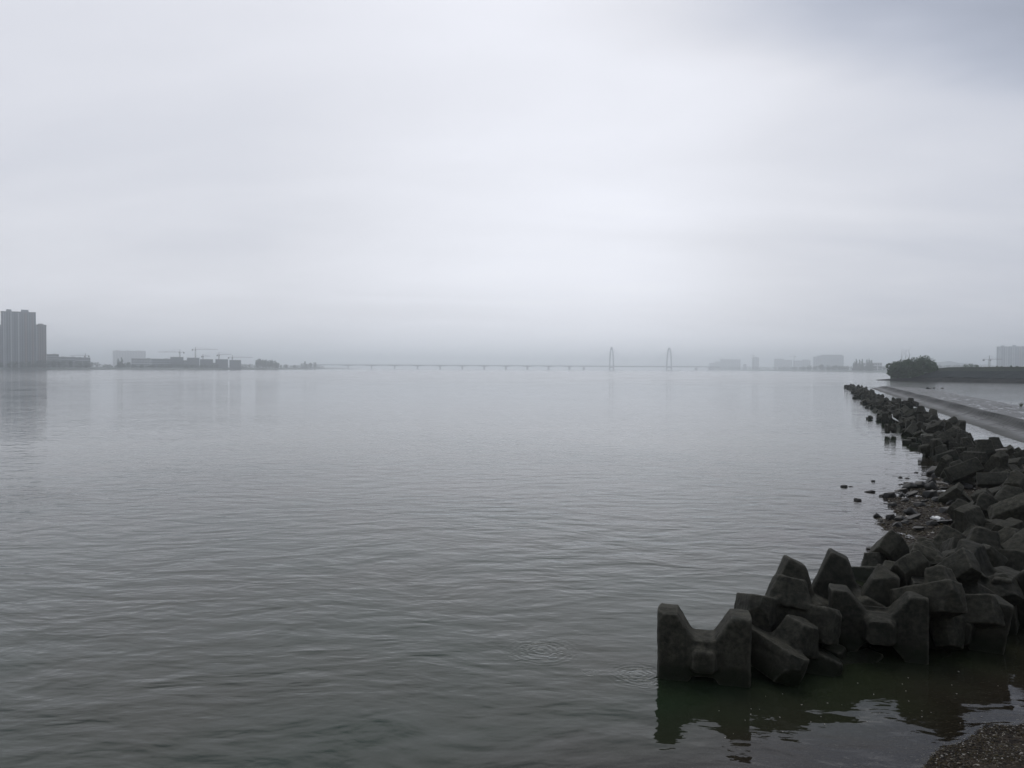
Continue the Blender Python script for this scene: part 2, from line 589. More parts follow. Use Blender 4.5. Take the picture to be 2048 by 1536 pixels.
m, g = mat_new('willow_leaves')
tc = g.n('ShaderNodeTexCoord')
f = g.noise(tc.outputs['Object'], 0.45, 4.0, 0.6)
f2 = g.noise(tc.outputs['Object'], 3.0, 2.0, 0.6)
col = g.mix(g.maprange(f, 0.35, 0.65), C4(0.034, 0.068, 0.034), C4(0.095, 0.150, 0.075))
col = g.mix(g.math('MULTIPLY', f2, 0.4), col, C4(0.05, 0.075, 0.038))
p = g.n('ShaderNodeBsdfPrincipled', Base__Color=col, Roughness=0.75)
p.inputs['Specular IOR Level'].default_value = 0.2
trn = g.n('ShaderNodeBsdfTranslucent', Color=C4(0.05, 0.09, 0.02))
mxl = g.n('ShaderNodeMixShader', i0=0.2, i1=p.outputs[0], i2=trn.outputs[0])
g.n('ShaderNodeOutputMaterial', Surface=mxl.outputs[0])
M['leaf'] = m

# right levee: foot of stones, dark wall, grass on the crown
m, g = mat_new('levee_slope')
tc = g.n('ShaderNodeTexCoord')
P = tc.outputs['Object']
sp3 = g.n('ShaderNodeSeparateXYZ', Vector=P)
zz = g.math('ADD', sp3.outputs[2], g.math('MULTIPLY', g.math('SUBTRACT', g.noise(P, 0.25, 4.0), 0.5), 0.9))
nf = g.noise(P, 0.7, 5.0, 0.65)
stonec = g.mix(g.maprange(nf, 0.3, 0.7), C4(0.008, 0.009, 0.009), C4(0.022, 0.023, 0.021))
wallc = g.mix(g.maprange(g.noise(P, 0.12, 4.0, 0.6), 0.35, 0.65), C4(0.012, 0.018, 0.021), C4(0.022, 0.029, 0.031))
grassc = g.mix(g.maprange(nf, 0.35, 0.65), C4(0.024, 0.034, 0.026), C4(0.040, 0.052, 0.037))
c1 = g.mix(g.maprange(zz, 1.4, 1.9), stonec, wallc)
c2 = g.mix(g.maprange(zz, 4.7, 5.1), c1, grassc)
p = g.n('ShaderNodeBsdfPrincipled', Base__Color=c2, Roughness=0.9)
p.inputs['Specular IOR Level'].default_value = 0.15
bb = g.n('ShaderNodeBump', Strength=0.8, Distance=0.35, Height=nf)
g.set(p, 'Normal', bb.outputs[0])
g.n('ShaderNodeOutputMaterial', Surface=p.outputs[0])

lev_pts = []
LEV0 = Vector((pix(1753, 760.5).x, pix(1753, 760.5).y))
LEV1 = Vector((pix(2048, 765.5).x, pix(2048, 765.5).y))
ld = (LEV1 - LEV0); LL = ld.length; ld.normalize()
lnn = Vector((-ld.y, ld.x)) if -ld.y > 0 else Vector((ld.y, -ld.x))
prof = [(-2.5, -1.2), (-0.4, -0.15), (0, 0.05), (1.2, 0.75), (2.6, 1.5), (3.0, 1.75), (5.0, 3.3), (7.2, 4.85), (7.8, 5.1), (10, 6.45), (15, 6.65), (26, 2.0), (40, 1.0), (60, -0.5)]
mb = MB()
ts = [0, 3, 6, 10, 15, 20, 25, 30, 34, 38, 42, 46] + [50 + 3 * i for i in range(60)]
for t in ts:
    base = LEV0 + ld * t
    k = min(1, max(0, (t - 13) / 15.0)); k = k * k * (3 - 2 * k)
    wdt = min(1, 0.08 + t / 26.0)
    for j, (o_, z_) in enumerate(prof):
        jz = (rnd.random() - 0.5) * (0.5 if 2 <= j <= 5 else 0.16) * min(1, t / 8)
        zc = z_ if z_ < 0 else min(z_, 0.25 + 1.5 * min(1, t / 22)) * (1 - k) + z_ * k
        o2 = o_ * wdt if o_ > 0 else o_
        pt = base + lnn * (o2 + (rnd.random() - 0.5) * (0.7 if 1 <= j <= 5 else 0.1))
        mb.v.append((pt.x, pt.y, zc + jz if z_ > 0 else zc))
n = len(prof)
for i in range(len(ts) - 1):
    for j in range(n - 1):
        a = i * n + j
        mb.f.append((a, a + n, a + n + 1, a + 1))
o = mb.build('levee', m)
bm = bmesh.new(); bm.from_mesh(o.data); bmesh.ops.recalc_face_normals(bm, faces=bm.faces)
if sum(f.normal.z for f in bm.faces) < 0: bmesh.ops.reverse_faces(bm, faces=bm.faces)
bm.to_mesh(o.data); bm.free()
o['kind'] = 'structure'


def lev(px, off, z=None):
    """a point off metres inland of the levee foot on the line of sight through px"""
    d = ray(px, 740); k = d.x / d.y
    b0 = LEV0 + lnn * off
    t = (k * b0.y - b0.x) / (ld.x - k * ld.y)
    q = b0 + ld * t
    return Vector((q.x, q.y, 0 if z is None else z))


def trunk_mesh(h, r, nbr, spread, seed, start=0.3):
    rr = random.Random(seed)
    mb = MB()
    pts = [Vector((0, 0, -0.3))]
    for i in range(1, 6):
        pts.append(Vector((rr.uniform(-.06, .06) * h * i / 5, rr.uniform(-.06, .06) * h * i / 5, h * i / 5)))
    for i in range(5):
        mb.bar(pts[i], pts[i + 1], r * (1 - i / 5.6), r * (1 - (i + 1) / 5.6), 7)
    for b_ in range(nbr):
        t = start + (1 - start) * b_ / max(1, nbr - 1) * 0.92
        i = min(4, int(t * 5)); p0 = pts[i].lerp(pts[i + 1], t * 5 - i)
        a = rr.uniform(0, 6.28); l = spread * (1.1 - 0.6 * t) * rr.uniform(0.7, 1.2)
        p1 = p0 + Vector((math.cos(a) * l * .55, math.sin(a) * l * .55, l * rr.uniform(.4, .7)))
        p2 = p1 + Vector((math.cos(a + .4) * l * .35, math.sin(a + .4) * l * .35, l * rr.uniform(.4, .7)))
        rb = r * (1 - t) * .5 + r * .08
        mb.bar(p0, p1, rb, rb * .6, 5).bar(p1, p2, rb * .6, rb * .2, 5)
        for q in range(2):
            aa = a + rr.uniform(-1.2, 1.2)
            mb.bar(p1, p1 + Vector((math.cos(aa) * l * .3, math.sin(aa) * l * .3, l * .5)), rb * .4, rb * .12, 4)
    return mb


# the big bush on the point of the levee: three willows grown together
for (px, ytop, off, rx, lab, sd_) in [
        (1797, 721, 5.0, 5.4, 'low rounded willow at the water end of the levee point, leaning over the stones', 21),
        (1824, 714, 6.5, 6.0, 'middle willow of the green clump on the levee point', 22),
        (1847, 711, 8.5, 6.2, 'tallest willow of the clump, where the grass levee begins', 23)]:
    b = lev(px, off)
    hz_ = 741 - ytop
    H_ = CAM_H + (740.6 - ytop) / FPX * b.y
    t = thing('willow_tree', lab, 'tree', (b.x, b.y, 1.0), 0, 'willows on the levee point')
    trunk_mesh((H_ - 1) * .7, 0.25, 9, 4, sd_, .15).build('trunk', M['bark'], t)
    rr = random.Random(sd_)
    lobes = [(0, 0, (H_ - 1) * .48, rx * .82, rx * .7, (H_ - 1) * .5)]
    for i in range(24):
        a = rr.uniform(0, 6.28); u = rr.uniform(.35, .85)
        zc = rr.uniform(.04, .72) * (H_ - 1)
        sz = rr.uniform(.7, 2.3)
        k = math.sqrt(max(.1, 1 - (zc / (H_ - 1) - .3) ** 2 * 1.9))
        lobes.append((math.cos(a) * rx * u * k, math.sin(a) * rx * u * k, zc, sz * 1.2, sz, sz * .8))
    leaf_cloud('crown', lobes, 9000, 0.34, M['leaf'], t, sd_)

for (px, ytop, off, lab) in [(1802, 698, 16, 'bare slender tree behind the willow clump, left of three'),
                             (1809, 700, 18, 'bare slender tree behind the willow clump, middle of three'),
                             (1816, 698, 15, 'bare slender tree behind the willow clump, right of three')]:
    b = lev(px, off)
    H_ = CAM_H + (740.6 - ytop) / FPX * b.y
    t = thing('bare_tree', lab, 'tree', (b.x, b.y, 0.8), 0, 'bare trees behind the willows')
    trunk_mesh(H_ - 0.8, 0.11, 12, 2.6, px, .35).build('trunk', M['bark'], t)

# shrubs and reeds along the crown of the levee
for i, (px, w, h, lab) in enumerate([
        (1931, 2.2, 1.4, 'leafy shrub on the levee crown, nearest the willow clump'),
        (1941, 2.6, 1.8, 'widest leafy shrub on the levee crown, in the middle of the row'),
        (1953, 1.6, 1.2, 'low leafy shrub on the levee crown, left of the crane'),
        (1994, 0.5, 0.7, 'small tuft on the levee crown below the left edge of the grey block'),
        (2003, 0.5, 0.6, 'small tuft on the levee crown, second below the grey block'),
        (2022, 0.8, 0.8, 'small tuft on the levee crown below the middle of the grey block'),
        (2034, 0.6, 0.6, 'small tuft on the levee crown near the right picture edge')]):
    b = lev(px, 11.5)
    t = thing('shrub', lab, 'shrub', (b.x, b.y, 6.45), 0, 'shrubs on the levee crown')
    mb = MB()
    for q in range(5):
        mb.bar((0, 0, -.1), (rnd.uniform(-.5, .5) * w * .6, rnd.uniform(-.4, .4) * w * .6, h * rnd.uniform(.6, 1)), .03, .01, 4)
    mb.build('stem', M['bark'], t)
    leaf_cloud('crown', [(0, 0, h * .5, w * .5, w * .4, h * .5), (w * .3, 0, h * .35, w * .4, w * .3, h * .35)], 220, 0.13, M['leaf'], t, i + 50)
# grass on the levee crown (stuff)
mb = MB()
for i in range(5200):
    t_ = rnd.uniform(44, 200); o_ = rnd.uniform(9.0, 14.8)
    b = LEV0 + ld * t_ + lnn * o_
    h = rnd.uniform(.15, .42) * rnd.choice((1, 1, 1, 1.8)); a = rnd.uniform(0, 6.28); w = rnd.uniform(.05, .11)
    z = 6.0 if o_ < 9.6 else 6.42
    k = len(mb.v)
    mb.v += [(b.x - math.cos(a) * w, b.y - math.sin(a) * w, z), (b.x + math.cos(a) * w, b.y + math.sin(a) * w, z), (b.x + rnd.uniform(-.15, .15), b.y, z + h)]
    mb.f.append((k, k + 1, k + 2))
tag(mb.build('levee_grass', M['reed']), 'rough grass along the crown of the levee', 'grass', kind='stuff')


# ------------------------------------------------------------ far buildings
def hz_at(px):
    return 736.0 + (px - 743) * 0.0042


def ztop(px, py, Y):
    return CAM_H + (hz_at(px) - py) / FPX * Y


WIN = {}


def win_mesh(w, h):
    k = (round(w, 2), round(h, 2))
    if k not in WIN:
        me = MB().box(-w / 2, w / 2, -0.09, 0.03, -h / 2, h / 2).mesh('window')
        me.materials.append(M['window'])
        WIN[k] = me
    return WIN[k]


def building(name, label, cat, px0, px1, ytop, Y, depth, mat, floors=6, cols=6, group=None, base=3.0, roof=(), bays=0, wins=True, steps=()):
    """block seen between px0 and px1 up to the pixel row ytop; roof: (from, to, height) boxes; steps: (from, to, lower) drops of the roofline"""
    x0, x1 = pixY(px0, 738, Y).x, pixY(px1, 738, Y).x
    H_ = ztop((px0 + px1) / 2, ytop, Y) - base
    w = x1 - x0
    t = thing(name, label, cat, ((x0 + x1) / 2, Y, base), -math.atan2((x0 + x1) / 2, Y), group)
    w *= math.cos(math.atan2((x0 + x1) / 2, Y))
    mb = MB()
    if steps:
        for a, b, dr in steps:
            mb.box(-w / 2 + a * w, -w / 2 + b * w, 0, depth, -3, H_ - dr)
    else:
        mb.box(-w / 2, w / 2, 0, depth, -3, H_)
    for i in range(bays):
        a = (i + 0.5) / bays
        MB().box(-w / 2 + (a - .17 / bays) * w, -w / 2 + (a + .17 / bays) * w, -1.1, -0.003, -3, H_ - (0.8 if i % 2 else 2.2)).build('balcony_bay', M['render_brown'] if a > .55 else M['render_pale'], t)
    mb.build('wall', mat, t)
    for a, b, h in roof:
        MB().box(-w / 2 + a * w, -w / 2 + b * w, depth * .25, depth * .7, H_ + 0.004, H_ + h).build('roof_room', mat, t)
    if not steps:
        MB().box(-w / 2 - .25, w / 2 + .25, -.25, depth + .25, H_ - .35, H_ + .55).build('parapet', M['slab'], t)
    if wins:
        fh = H_ / floors
        cw = w / cols
        spots = []
        for f in range(floors):
            for c in range(cols):
                X_ = -w / 2 + (c + .5) * cw
                Z_ = (f + .5) * fh
                if steps:
                    lim = min([H_ - dr for a, b, dr in steps if a <= (X_ / w + .5) <= b] or [H_])
                    if Z_ > lim - fh * .4:
                        continue
                yb = 0.0
                for i in range(bays):
                    a = (i + 0.5) / bays
                    if abs(X_ - (-w / 2 + a * w)) < .17 / bays * w + cw * .3:
                        yb = -1.1
                spots.append((X_, yb, Z_))
        me = win_mesh(cw * .55, fh * .5)
        spots.sort(key=lambda s_: -s_[2])
        for s_ in spots[:100]:
            link('window', me, None, t, s_)
        if len(spots) > 100:
            mbw = MB()
            for (a, b_, c_) in spots[100:]:
                mbw.box(a - cw * .275, a + cw * .275, b_ - .09, b_ + .03, c_ - fh * .25, c_ + fh * .25)
            mbw.build('windows', M['window'], t)['kind'] = 'stuff'
    return t


building('apartment_tower', 'tall grey brown high-rise slab at the left picture edge above the river', 'building', 3, 73, 624, 1235, 24, M['render_grey'], 33, 14,
         'residential towers on the left bank', 3.5, [(.15, .30, 4.0), (.57, .79, 4.4)], 5)
building('apartment_tower', 'lower grey high-rise wing standing right behind the tall slab', 'building', 69, 93.5, 650, 1262, 22, M['render_brown'], 27, 5,
         'residential towers on the left bank', 3.5, [(.3, .75, 2.4)], 2)
building('apartment_tower', 'grey high-rise cut off by the left picture edge, left of the tall slab', 'building', -32, 5, 650, 1265, 22, M['render_grey'], 27, 7,
         'residential towers on the left bank', 3.5, [(.5, .8, 2.4)], 3)
building('low_building', 'pale blocky building at the foot of the left towers', 'building', 94, 118, 709, 1300, 18, M['render_pale'], 6, 6, 'low buildings on the left bank', 3.5, [(.5, .75, 1.5)])
building('low_building', 'long pale low building right of the towers, with bumps along its roof', 'building', 118, 152, 714.5, 1330, 18, M['render_pale'], 5, 9, 'low buildings on the left bank', 3.5, [(.1, .4, 1.2), (.75, .9, 1.6)])
building('low_building', 'stepped pale low building under the small crane on the left bank', 'building', 152, 181, 715.5, 1350, 18, M['render_pale'], 4, 7, 'low buildings on the left bank', 3.5, [(.2, .35, 1.5), (.55, .7, 1.0)])
building('apartment_tower', 'wide faint tower group lost in haze behind the long flat building', 'building', 226, 292, 702, 3700, 25, M['render_brown'], 16, 12, 'residential towers on the left bank', 4, [(.05, .2, 3), (.4, .5, 3), (.7, .85, 3)])
building('long_building', 'long flat pale building with a roof hut between the pines and the shells', 'building', 263, 302, 717.5, 1480, 30, M['render_pale'], 4, 12, 'low buildings on the left bank', 3.5, [(.8, .96, 1.8)])
building('long_building', 'grey flat building joined to the pale one, left of the first netted shell', 'building', 302.5, 342, 718, 1500, 30, M['render_grey'], 4, 12, 'low buildings on the left bank', 3.5, [(.65, .85, 1.2)])
SHELLS = [(341, 367, 714.5, 'leftmost netted building shell, under the crane whose jib points left'),
          (374, 399, 716, 'second netted building shell, below the tallest crane'),
          (400, 426, 719, 'middle netted building shell, just right of the tallest crane'),
          (431, 456, 719, 'fourth netted building shell, below the crane with a long right jib'),
          (459, 482, 720.5, 'rightmost netted building shell, left of the dark grove')]
for i, (a, b, y, lab) in enumerate(SHELLS):
    t = building('building_shell', lab, 'building', a, b, y, 1560 + 14 * i, 20, M['scaffold'], 6, 6, 'unfinished blocks on the left bank', 3.5, wins=False)
    H_ = ztop(a, y, 1560) - 3.5
    w = (b - a) / FPX * 1560
    for k in range(6):
        MB().box(-w / 2 - .4, w / 2 + .4, -1.1, -0.35, k * H_ / 6 + .3, k * H_ / 6 + .55).build('scaffold_deck', M['crane'], t)
    mbp = MB()
    for k in range(9):
        x = -w / 2 + .6 + k * (w - 1.2) / 8
        mbp.bar((x, 3, H_ + .56), (x, 3, H_ + 1.6 + (k * 7 % 3) * .4), .12)
    mbp.build('rebar', M['crane'], t)
building('low_building', 'grey low infill building between the second and first netted shells', 'building', 366, 375, 721, 1600, 14, M['render_grey'], 3, 3, 'low buildings on the left bank', 3.5)
building('low_building', 'grey low building in the gap left of the rightmost netted shell', 'building', 425, 432, 726, 1620, 14, M['render_grey'], 3, 2, 'low buildings on the left bank', 3.5)
building('low_building', 'low pale waterside building left of the bridge end', 'building', 601, 625, 728, 2350, 15, M['render_pale'], 2, 7, 'low buildings on the left bank', 3.0, [(.02, .3, 2.2)])
building('low_building', 'small pale house on the spit under the bridge deck', 'building', 638, 648, 733, 2750, 12, M['render_white'], 2, 4, 'low buildings on the left bank', 1.8)
# right bank
RBL = 'hazy blocks on the right bank'
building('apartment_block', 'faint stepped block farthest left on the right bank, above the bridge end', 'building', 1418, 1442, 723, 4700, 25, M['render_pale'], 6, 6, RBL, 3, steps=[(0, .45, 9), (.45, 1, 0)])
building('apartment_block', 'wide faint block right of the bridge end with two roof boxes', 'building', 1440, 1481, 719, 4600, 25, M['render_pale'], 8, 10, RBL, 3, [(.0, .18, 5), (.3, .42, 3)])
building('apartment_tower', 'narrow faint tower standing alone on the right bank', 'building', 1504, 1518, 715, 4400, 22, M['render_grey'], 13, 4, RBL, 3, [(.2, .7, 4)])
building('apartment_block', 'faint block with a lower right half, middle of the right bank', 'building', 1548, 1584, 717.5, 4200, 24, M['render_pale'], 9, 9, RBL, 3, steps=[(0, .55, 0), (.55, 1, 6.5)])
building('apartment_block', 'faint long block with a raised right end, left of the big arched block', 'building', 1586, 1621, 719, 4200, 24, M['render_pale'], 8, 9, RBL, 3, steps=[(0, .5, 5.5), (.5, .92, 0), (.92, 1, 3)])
building('apartment_block', 'biggest hazy block on the right bank, its roofline stepping up then flat', 'building', 1626, 1687, 709.5, 3700, 30, M['render_grey'], 16, 14, RBL, 3,
         steps=[(0, .12, 9), (.12, .25, 4), (.25, .95, 0), (.95, 1, 4)])
building('low_building', 'white flat-roofed low building among trees on the right bank', 'building', 1727, 1764, 726, 1990, 18, M['render_white'], 3, 8, RBL, 3.2)
building('gate', 'small pale gateway on the right bank beside the lone narrow tower', 'gate', 1486, 1494, 728.5, 3400, 6, M['render_pale'], 1, 1, None, 3, wins=False, steps=[(0, .15, 0), (.15, .85, 0.001)])
building('apartment_block', 'large grey high-rise block above the levee at the right picture edge', 'building', 1992, 2075, 693, 2500, 26, M['render_grey'], 20, 18, RBL, 3,
         [(.10, .19, 4), (.38, .48, 5), (.72, .85, 4)], 6)


# ------------------------------------------------------------ tower cranes
def crane(px, ytop, yjib, jib_px, cj_px, Y, label, base=3.5, mast_w=1.7, tilt=0.0):
    """jib_px / cj_px: where the tips of the jib and of the counter jib are seen"""
    x = pixY(px, 738, Y).x
    zt, zj = ztop(px, ytop, Y) - base, ztop(px, yjib, Y) - base
    lj, lc = (jib_px - px) / FPX * Y, (cj_px - px) / FPX * Y
    t = thing('tower_crane', label, 'crane', (x, Y, base), 0, 'tower cranes over the building sites')
    h = mast_w / 2
    mb = MB()
    for sx, sy in ((-h, -h), (h, -h), (h, h), (-h, h)):
        mb.bar((sx, sy, -1), (sx, sy, zj), .17)
    k = 0
    z = 0
    while z < zj - 2:
        s = 1 if k % 2 else -1
        mb.bar((-h * s, -h, z), (h * s, -h, z + 2.2), .10).bar((-h * s, h, z), (h * s, h, z + 2.2), .10).bar((-h, -h * s, z), (-h, h * s, z + 2.2), .10)
        z += 2.2; k += 1
    mb.build('mast', M['crane'], t)
    MB().bar((-.5, 0, zj), (0, 0, zt), .22).bar((.5, 0, zj), (0, 0, zt), .22).build('apex', M['crane'], t)
    sg = 1 if lj > 0 else -1
    rise = tilt * abs(lj)
    mb = MB()
    mb.bar((0, -.6, zj), (lj, -.4, zj + rise), .13).bar((0, .6, zj), (lj, .4, zj + rise), .13).bar((0, 0, zj + 1.4), (lj, 0, zj + .7 + rise), .13)
    n_ = max(4, int(abs(lj) / 2.2))
    for i in range(n_):
        a, b = i / n_, (i + .5) / n_
        mb.bar((lj * a, -.5, zj + rise * a), (lj * b, 0, zj + 1.4 - .7 * b + rise * b), .07).bar((lj * b, 0, zj + 1.4 - .7 * b + rise * b), (lj * (i + 1) / n_, -.5, zj + rise * (i + 1) / n_), .07)
    mb.build('jib', M['crane'], t)
    MB().bar((0, -.6, zj), (lc, -.6, zj), .2).bar((0, .6, zj), (lc, .6, zj), .2).bar((0, 0, zj + .9), (lc, 0, zj + .9), .12).build('counter_jib', M['crane'], t)
    MB().box(min(lc, lc + sg * 2.4), max(lc, lc + sg * 2.4), -.8, .8, zj - 2.4, zj + .1).build('counterweight', M['crane'], t)
    MB().box(sg * 1.0 - .8, sg * 1.0 + .8, -1.9, -.7, zj - 2.1, zj - .1).build('cab', M['crane'], t)
    MB().bar((0, 0, zt), (lj * .7, 0, zj + 1.0 + rise * .7), .07).bar((0, 0, zt), (lc * .9, 0, zj + .9), .08).build('tie_bar', M['crane'], t)
    return t


crane(360, 698.5, 704.5, 316, 369, 1575, 'crane over the leftmost netted shell, long jib pointing left')
crane(391, 693.5, 699, 436, 384, 1590, 'tallest crane, over the second netted shell, long jib pointing right')
crane(406, 708.5, 712.5, 420, 402.5, 1600, 'smallest crane, with a short jib, over the middle netted shell')
crane(438, 704.5, 710, 463, 433.5, 1615, 'crane over the fourth netted shell, jib rising slightly to the right', tilt=.06)
crane(464.7, 710.5, 715, 506, 456, 1635, 'crane over the rightmost netted shell, with a long counter jib')
crane(171, 706.5, 711.5, 140, 179, 1520, 'small faint crane behind the stepped low building on the left bank')
crane(1978.5, 711, 719, 2004, 1965.5, 1250, 'lone crane above the levee on the right, left of the big grey block', mast_w=2.2)
crane(1506, 706, 711, 1500, 1509, 3350, 'tiny faint crane over the lone narrow tower on the right bank')
crane(1588, 708, 713, 1576, 1592, 3150, 'tiny faint crane behind the middle of the right bank')

# mast and chimney-like things on the left bank
t = thing('pylon_mast', 'thin mast beside the long low building right of the left towers', 'mast', (pixY(124.5, 738, 1320).x, 1320, 3.5))
MB().bar((0, 0, -1), (0, 0, ztop(124.5, 707, 1320) - 3.5), .22, .1).build('pole', M['crane'], t)
MB().box(-.8, .8, -.1, .1, 15, 15.25).build('crossarm', M['crane'], t)


# ------------------------------------------------------------ far trees
def far_tree(px, ytop, wpx, Y, label, group, kind='round', base=3.4, seed=0, n=420):
    x = pixY(px, 738, Y).x
    H_ = max(3.0, ztop(px, ytop, Y) - base)
    w = wpx / FPX * Y * (1.75 if kind == 'cone' else 1.0)
    t = thing('pine_tree' if kind == 'cone' else 'round_tree', label, 'tree', (x, Y, base), 0, group)
    MB().bar((0, 0, -.6), (0, 0, H_ * .8), .25, .08).build('trunk', M['bark'], t)
    rr = random.Random(seed + int(px * 7))
    if kind == 'cone':
        L = [(rr.uniform(-.1, .1) * w, 0, H_ * (.12 + .8 * i / 6), w * .5 * (1 - i / 7.2), w * .45 * (1 - i / 7.2), H_ * .11) for i in range(7)]
    else:
        L = [(0, 0, H_ * .5, w * .42, w * .4, H_ * .5)] + [(rr.uniform(-.34, .34) * w, rr.uniform(-.3, .3) * w, H_ * rr.uniform(.25, .8), w * .24, w * .2, H_ * .2) for _ in range(6)]
    leaf_cloud('crown', L, n, max(.35, H_ * .06), M['leaf_far'], t, seed + int(px))


for px, y, w in [(236.5, 717, 3.2), (239.7, 720.5, 2.4), (243.6, 715.5, 4.2)]:
    far_tree(px, y, w, 1450, {236.5: 'left pointed pine of three in front of the faint tower group', 239.7: 'short pointed pine in the middle of three',
                              243.6: 'tallest pointed pine of three, right one, beside the round clump'}[px], 'pines on the left bank', 'cone', seed=3)
far_tree(250, 725, 9, 1450, 'round dark tree just right of the three pines', 'round trees on the left bank', seed=5)
far_tree(257, 723.5, 11, 1455, 'round dark tree touching the left end of the long flat building', 'round trees on the left bank', seed=6)
GR = [(515, 718, 9), (520, 717, 8), (526, 718, 9), (532, 719.5, 9), (538, 720, 8), (544, 720, 9), (550, 721, 8), (555, 724.5, 8)]
for i, (px, y, w) in enumerate(GR):
    far_tree(px, y, w, 1760 + 6 * i, 'dark tree in the grove right of the netted shells, %s from the left' % ['first', 'second', 'third', 'fourth', 'fifth', 'sixth', 'seventh', 'last'][i],
             'grove right of the netted shells', seed=i, n=520)
for px, y, w, lab in [(571, 728, 9, 'low tree right of the dark grove'), (589, 729, 8, 'low tree midway between the dark grove and the waterside building'),
                      (610, 721.5, 4, 'narrow tree rising above the roof of the waterside building'), (621, 725, 5, 'small tree at the right end of the waterside building'),
                      (629, 724.5, 9, 'pale loose tree at the left end of the bridge')]:
    far_tree(px, y, w, 2330, lab, 'trees by the bridge end', seed=9)
for i, (px, y, w) in enumerate([(1708, 723.5, 4.5), (1713, 718.5, 5), (1719, 720, 4.5), (1724, 718, 5), (1734, 719, 4.5), (1738.5, 717.8, 4.5), (1743.5, 721, 5)]):
    far_tree(px, y, w, 1960, 'pointed conifer %s on the right bank' % ['farthest left of the row', 'second from the left of the row', 'third from the left of the row', 'just left of the white building',
                                                                       'above the left end of the white building', 'tallest behind the white building', 'farthest right behind the white building'][i],
             'conifers on the right bank', 'cone', seed=i + 30, n=520)
RT = [(1606, 732, 9, 2480), (1618, 730.5, 11, 2400), (1630, 731, 11, 2330), (1643, 728.5, 12, 2260), (1656, 729.5, 12, 2200), (1668, 730, 12, 2130), (1680, 731, 12, 2070), (1692, 731.5, 12, 2000)]
for i, (px, y, w, Y) in enumerate(RT):
    far_tree(px, y, w, Y, 'round hazy tree on the right bank below the big block, %s from the left' % ['first', 'second', 'third', 'fourth', 'fifth', 'sixth', 'seventh', 'last'][i],
             'round trees on the right bank', seed=i + 60, n=520)


def belt(name, label, segs, n, size, seed):
    """a far belt of trees that reads as one mass: (px, Y, ytop)"""
    r = random.Random(seed)
    lobes = []
    for (a, b) in zip(segs[:-1], segs[1:]):
        m_ = max(2, int(abs(b[0] - a[0]) / 2.6))
        for i in range(m_):
            k = (i + r.random()) / m_
            px, Y, yt = a[0] + (b[0] - a[0]) * k, a[1] + (b[1] - a[1]) * k, a[2] + (b[2] - a[2]) * k + r.uniform(-.6, 1.3)
            x = pixY(px, 738, Y).x
            H_ = max(2.0, ztop(px, yt, Y) - 2.8)
            lobes.append((x, Y + r.uniform(-8, 8), 2.8 + H_ * .5, 3.2 / FPX * Y * r.uniform(.6, 1.2), 4, H_ * .5))
    o = leaf_cloud(name, lobes, n, size, M['leaf_far'], None, seed, .35)
    tag(o, label, 'trees', kind='stuff')


belt('tree_belt', 'dark belt of trees along the left bank below the towers', [(-40, 1205, 724), (60, 1215, 722), (110, 1290, 719), (190, 1360, 722), (205, 1400, 728), (262, 1440, 729), (340, 1500, 728.5), (400, 1550, 728), (500, 1690, 727), (560, 1950, 729), (640, 2500, 731)], 16000, .75, 4)
belt('tree_belt', 'hazy belt of trees along the right bank', [(1420, 4600, 732.5), (1500, 3300, 732), (1560, 2760, 732.5), (1600, 2520, 733.5), (1660, 2150, 731.5), (1720, 1880, 731), (1790, 1500, 731.5), (1870, 1420, 728)], 14000, .85, 5)
belt('tree_belt', 'faint belt of trees behind the levee crown right of the willows', [(1868, 1500, 728.5), (1895, 1500, 729), (1925, 1450, 727.5), (1950, 1400, 727.5), (1962, 1400, 730)], 2600, .7, 6)

# ------------------------------------------------------------ bridge
A_ = R(12.5)
bd, bn = Vector((math.cos(A_), math.sin(A_), 0)), Vector((-math.sin(A_), math.cos(A_), 0))
B0 = Vector((pixY(743, 738, 3000).x, 3000, 0))


def bt(px):
    k = (px - 1024) / FPX
    return (k * B0.y - B0.x) / (bd.x - k * bd.y)


br = thing('arch_pylon_bridge', 'long pale bridge with two tall arch pylons, fading in the haze', 'bridge', tuple(B0), A_)
DECK, HALF = 17.6, 16.0
piers = [bt(743) + (bt(1138.8) - bt(743)) / 9 * i for i in range(-1, 10)]
piers.append(bt(1167.5))
pyl = [bt(1223), bt(1338)]
piers.append(bt(1392)); piers.append(bt(1420))
tL, tR = bt(632), bt(1437)
nodes = [tL] + piers[:12] + pyl + piers[12:] + [tR]
mb = MB()
ring0 = None
tsx = []
for a, b in zip(nodes[:-1], nodes[1:]):
    for i in range(12):
        k = i / 12
        tsx.append((a + (b - a) * k, abs(2 * k - 1)))
tsx.append((tR, 1))
for (t_, e) in tsx:
    main = bt(1165) < t_ < bt(1400)
    th = 3.2 if main else 2.2 + 3.4 * e ** 2.2
    mb.v += [(t_, -HALF, DECK), (t_, HALF, DECK), (t_, HALF * .8, DECK - 1.2), (t_, HALF * .6, DECK - th), (t_, -HALF * .6, DECK - th), (t_, -HALF * .8, DECK - 1.2)]
for i in range(len(tsx) - 1):
    for j in range(6):
        a = i * 6 + j; b = i * 6 + (j + 1) % 6
        mb.f.append((a, b, b + 6, a + 6))
mb.f.append(tuple(range(6))); mb.f.append(tuple(reversed(range(len(mb.v) - 6, len(mb.v)))))
mb.build('deck', M['bridge'], br)
for s in (-1, 1):
    MB().box(tL, tR, s * (HALF - .2) - .15, s * (HALF - .2) + .15, DECK + .004, DECK + 1.1).build('parapet', M['bridge'], br)
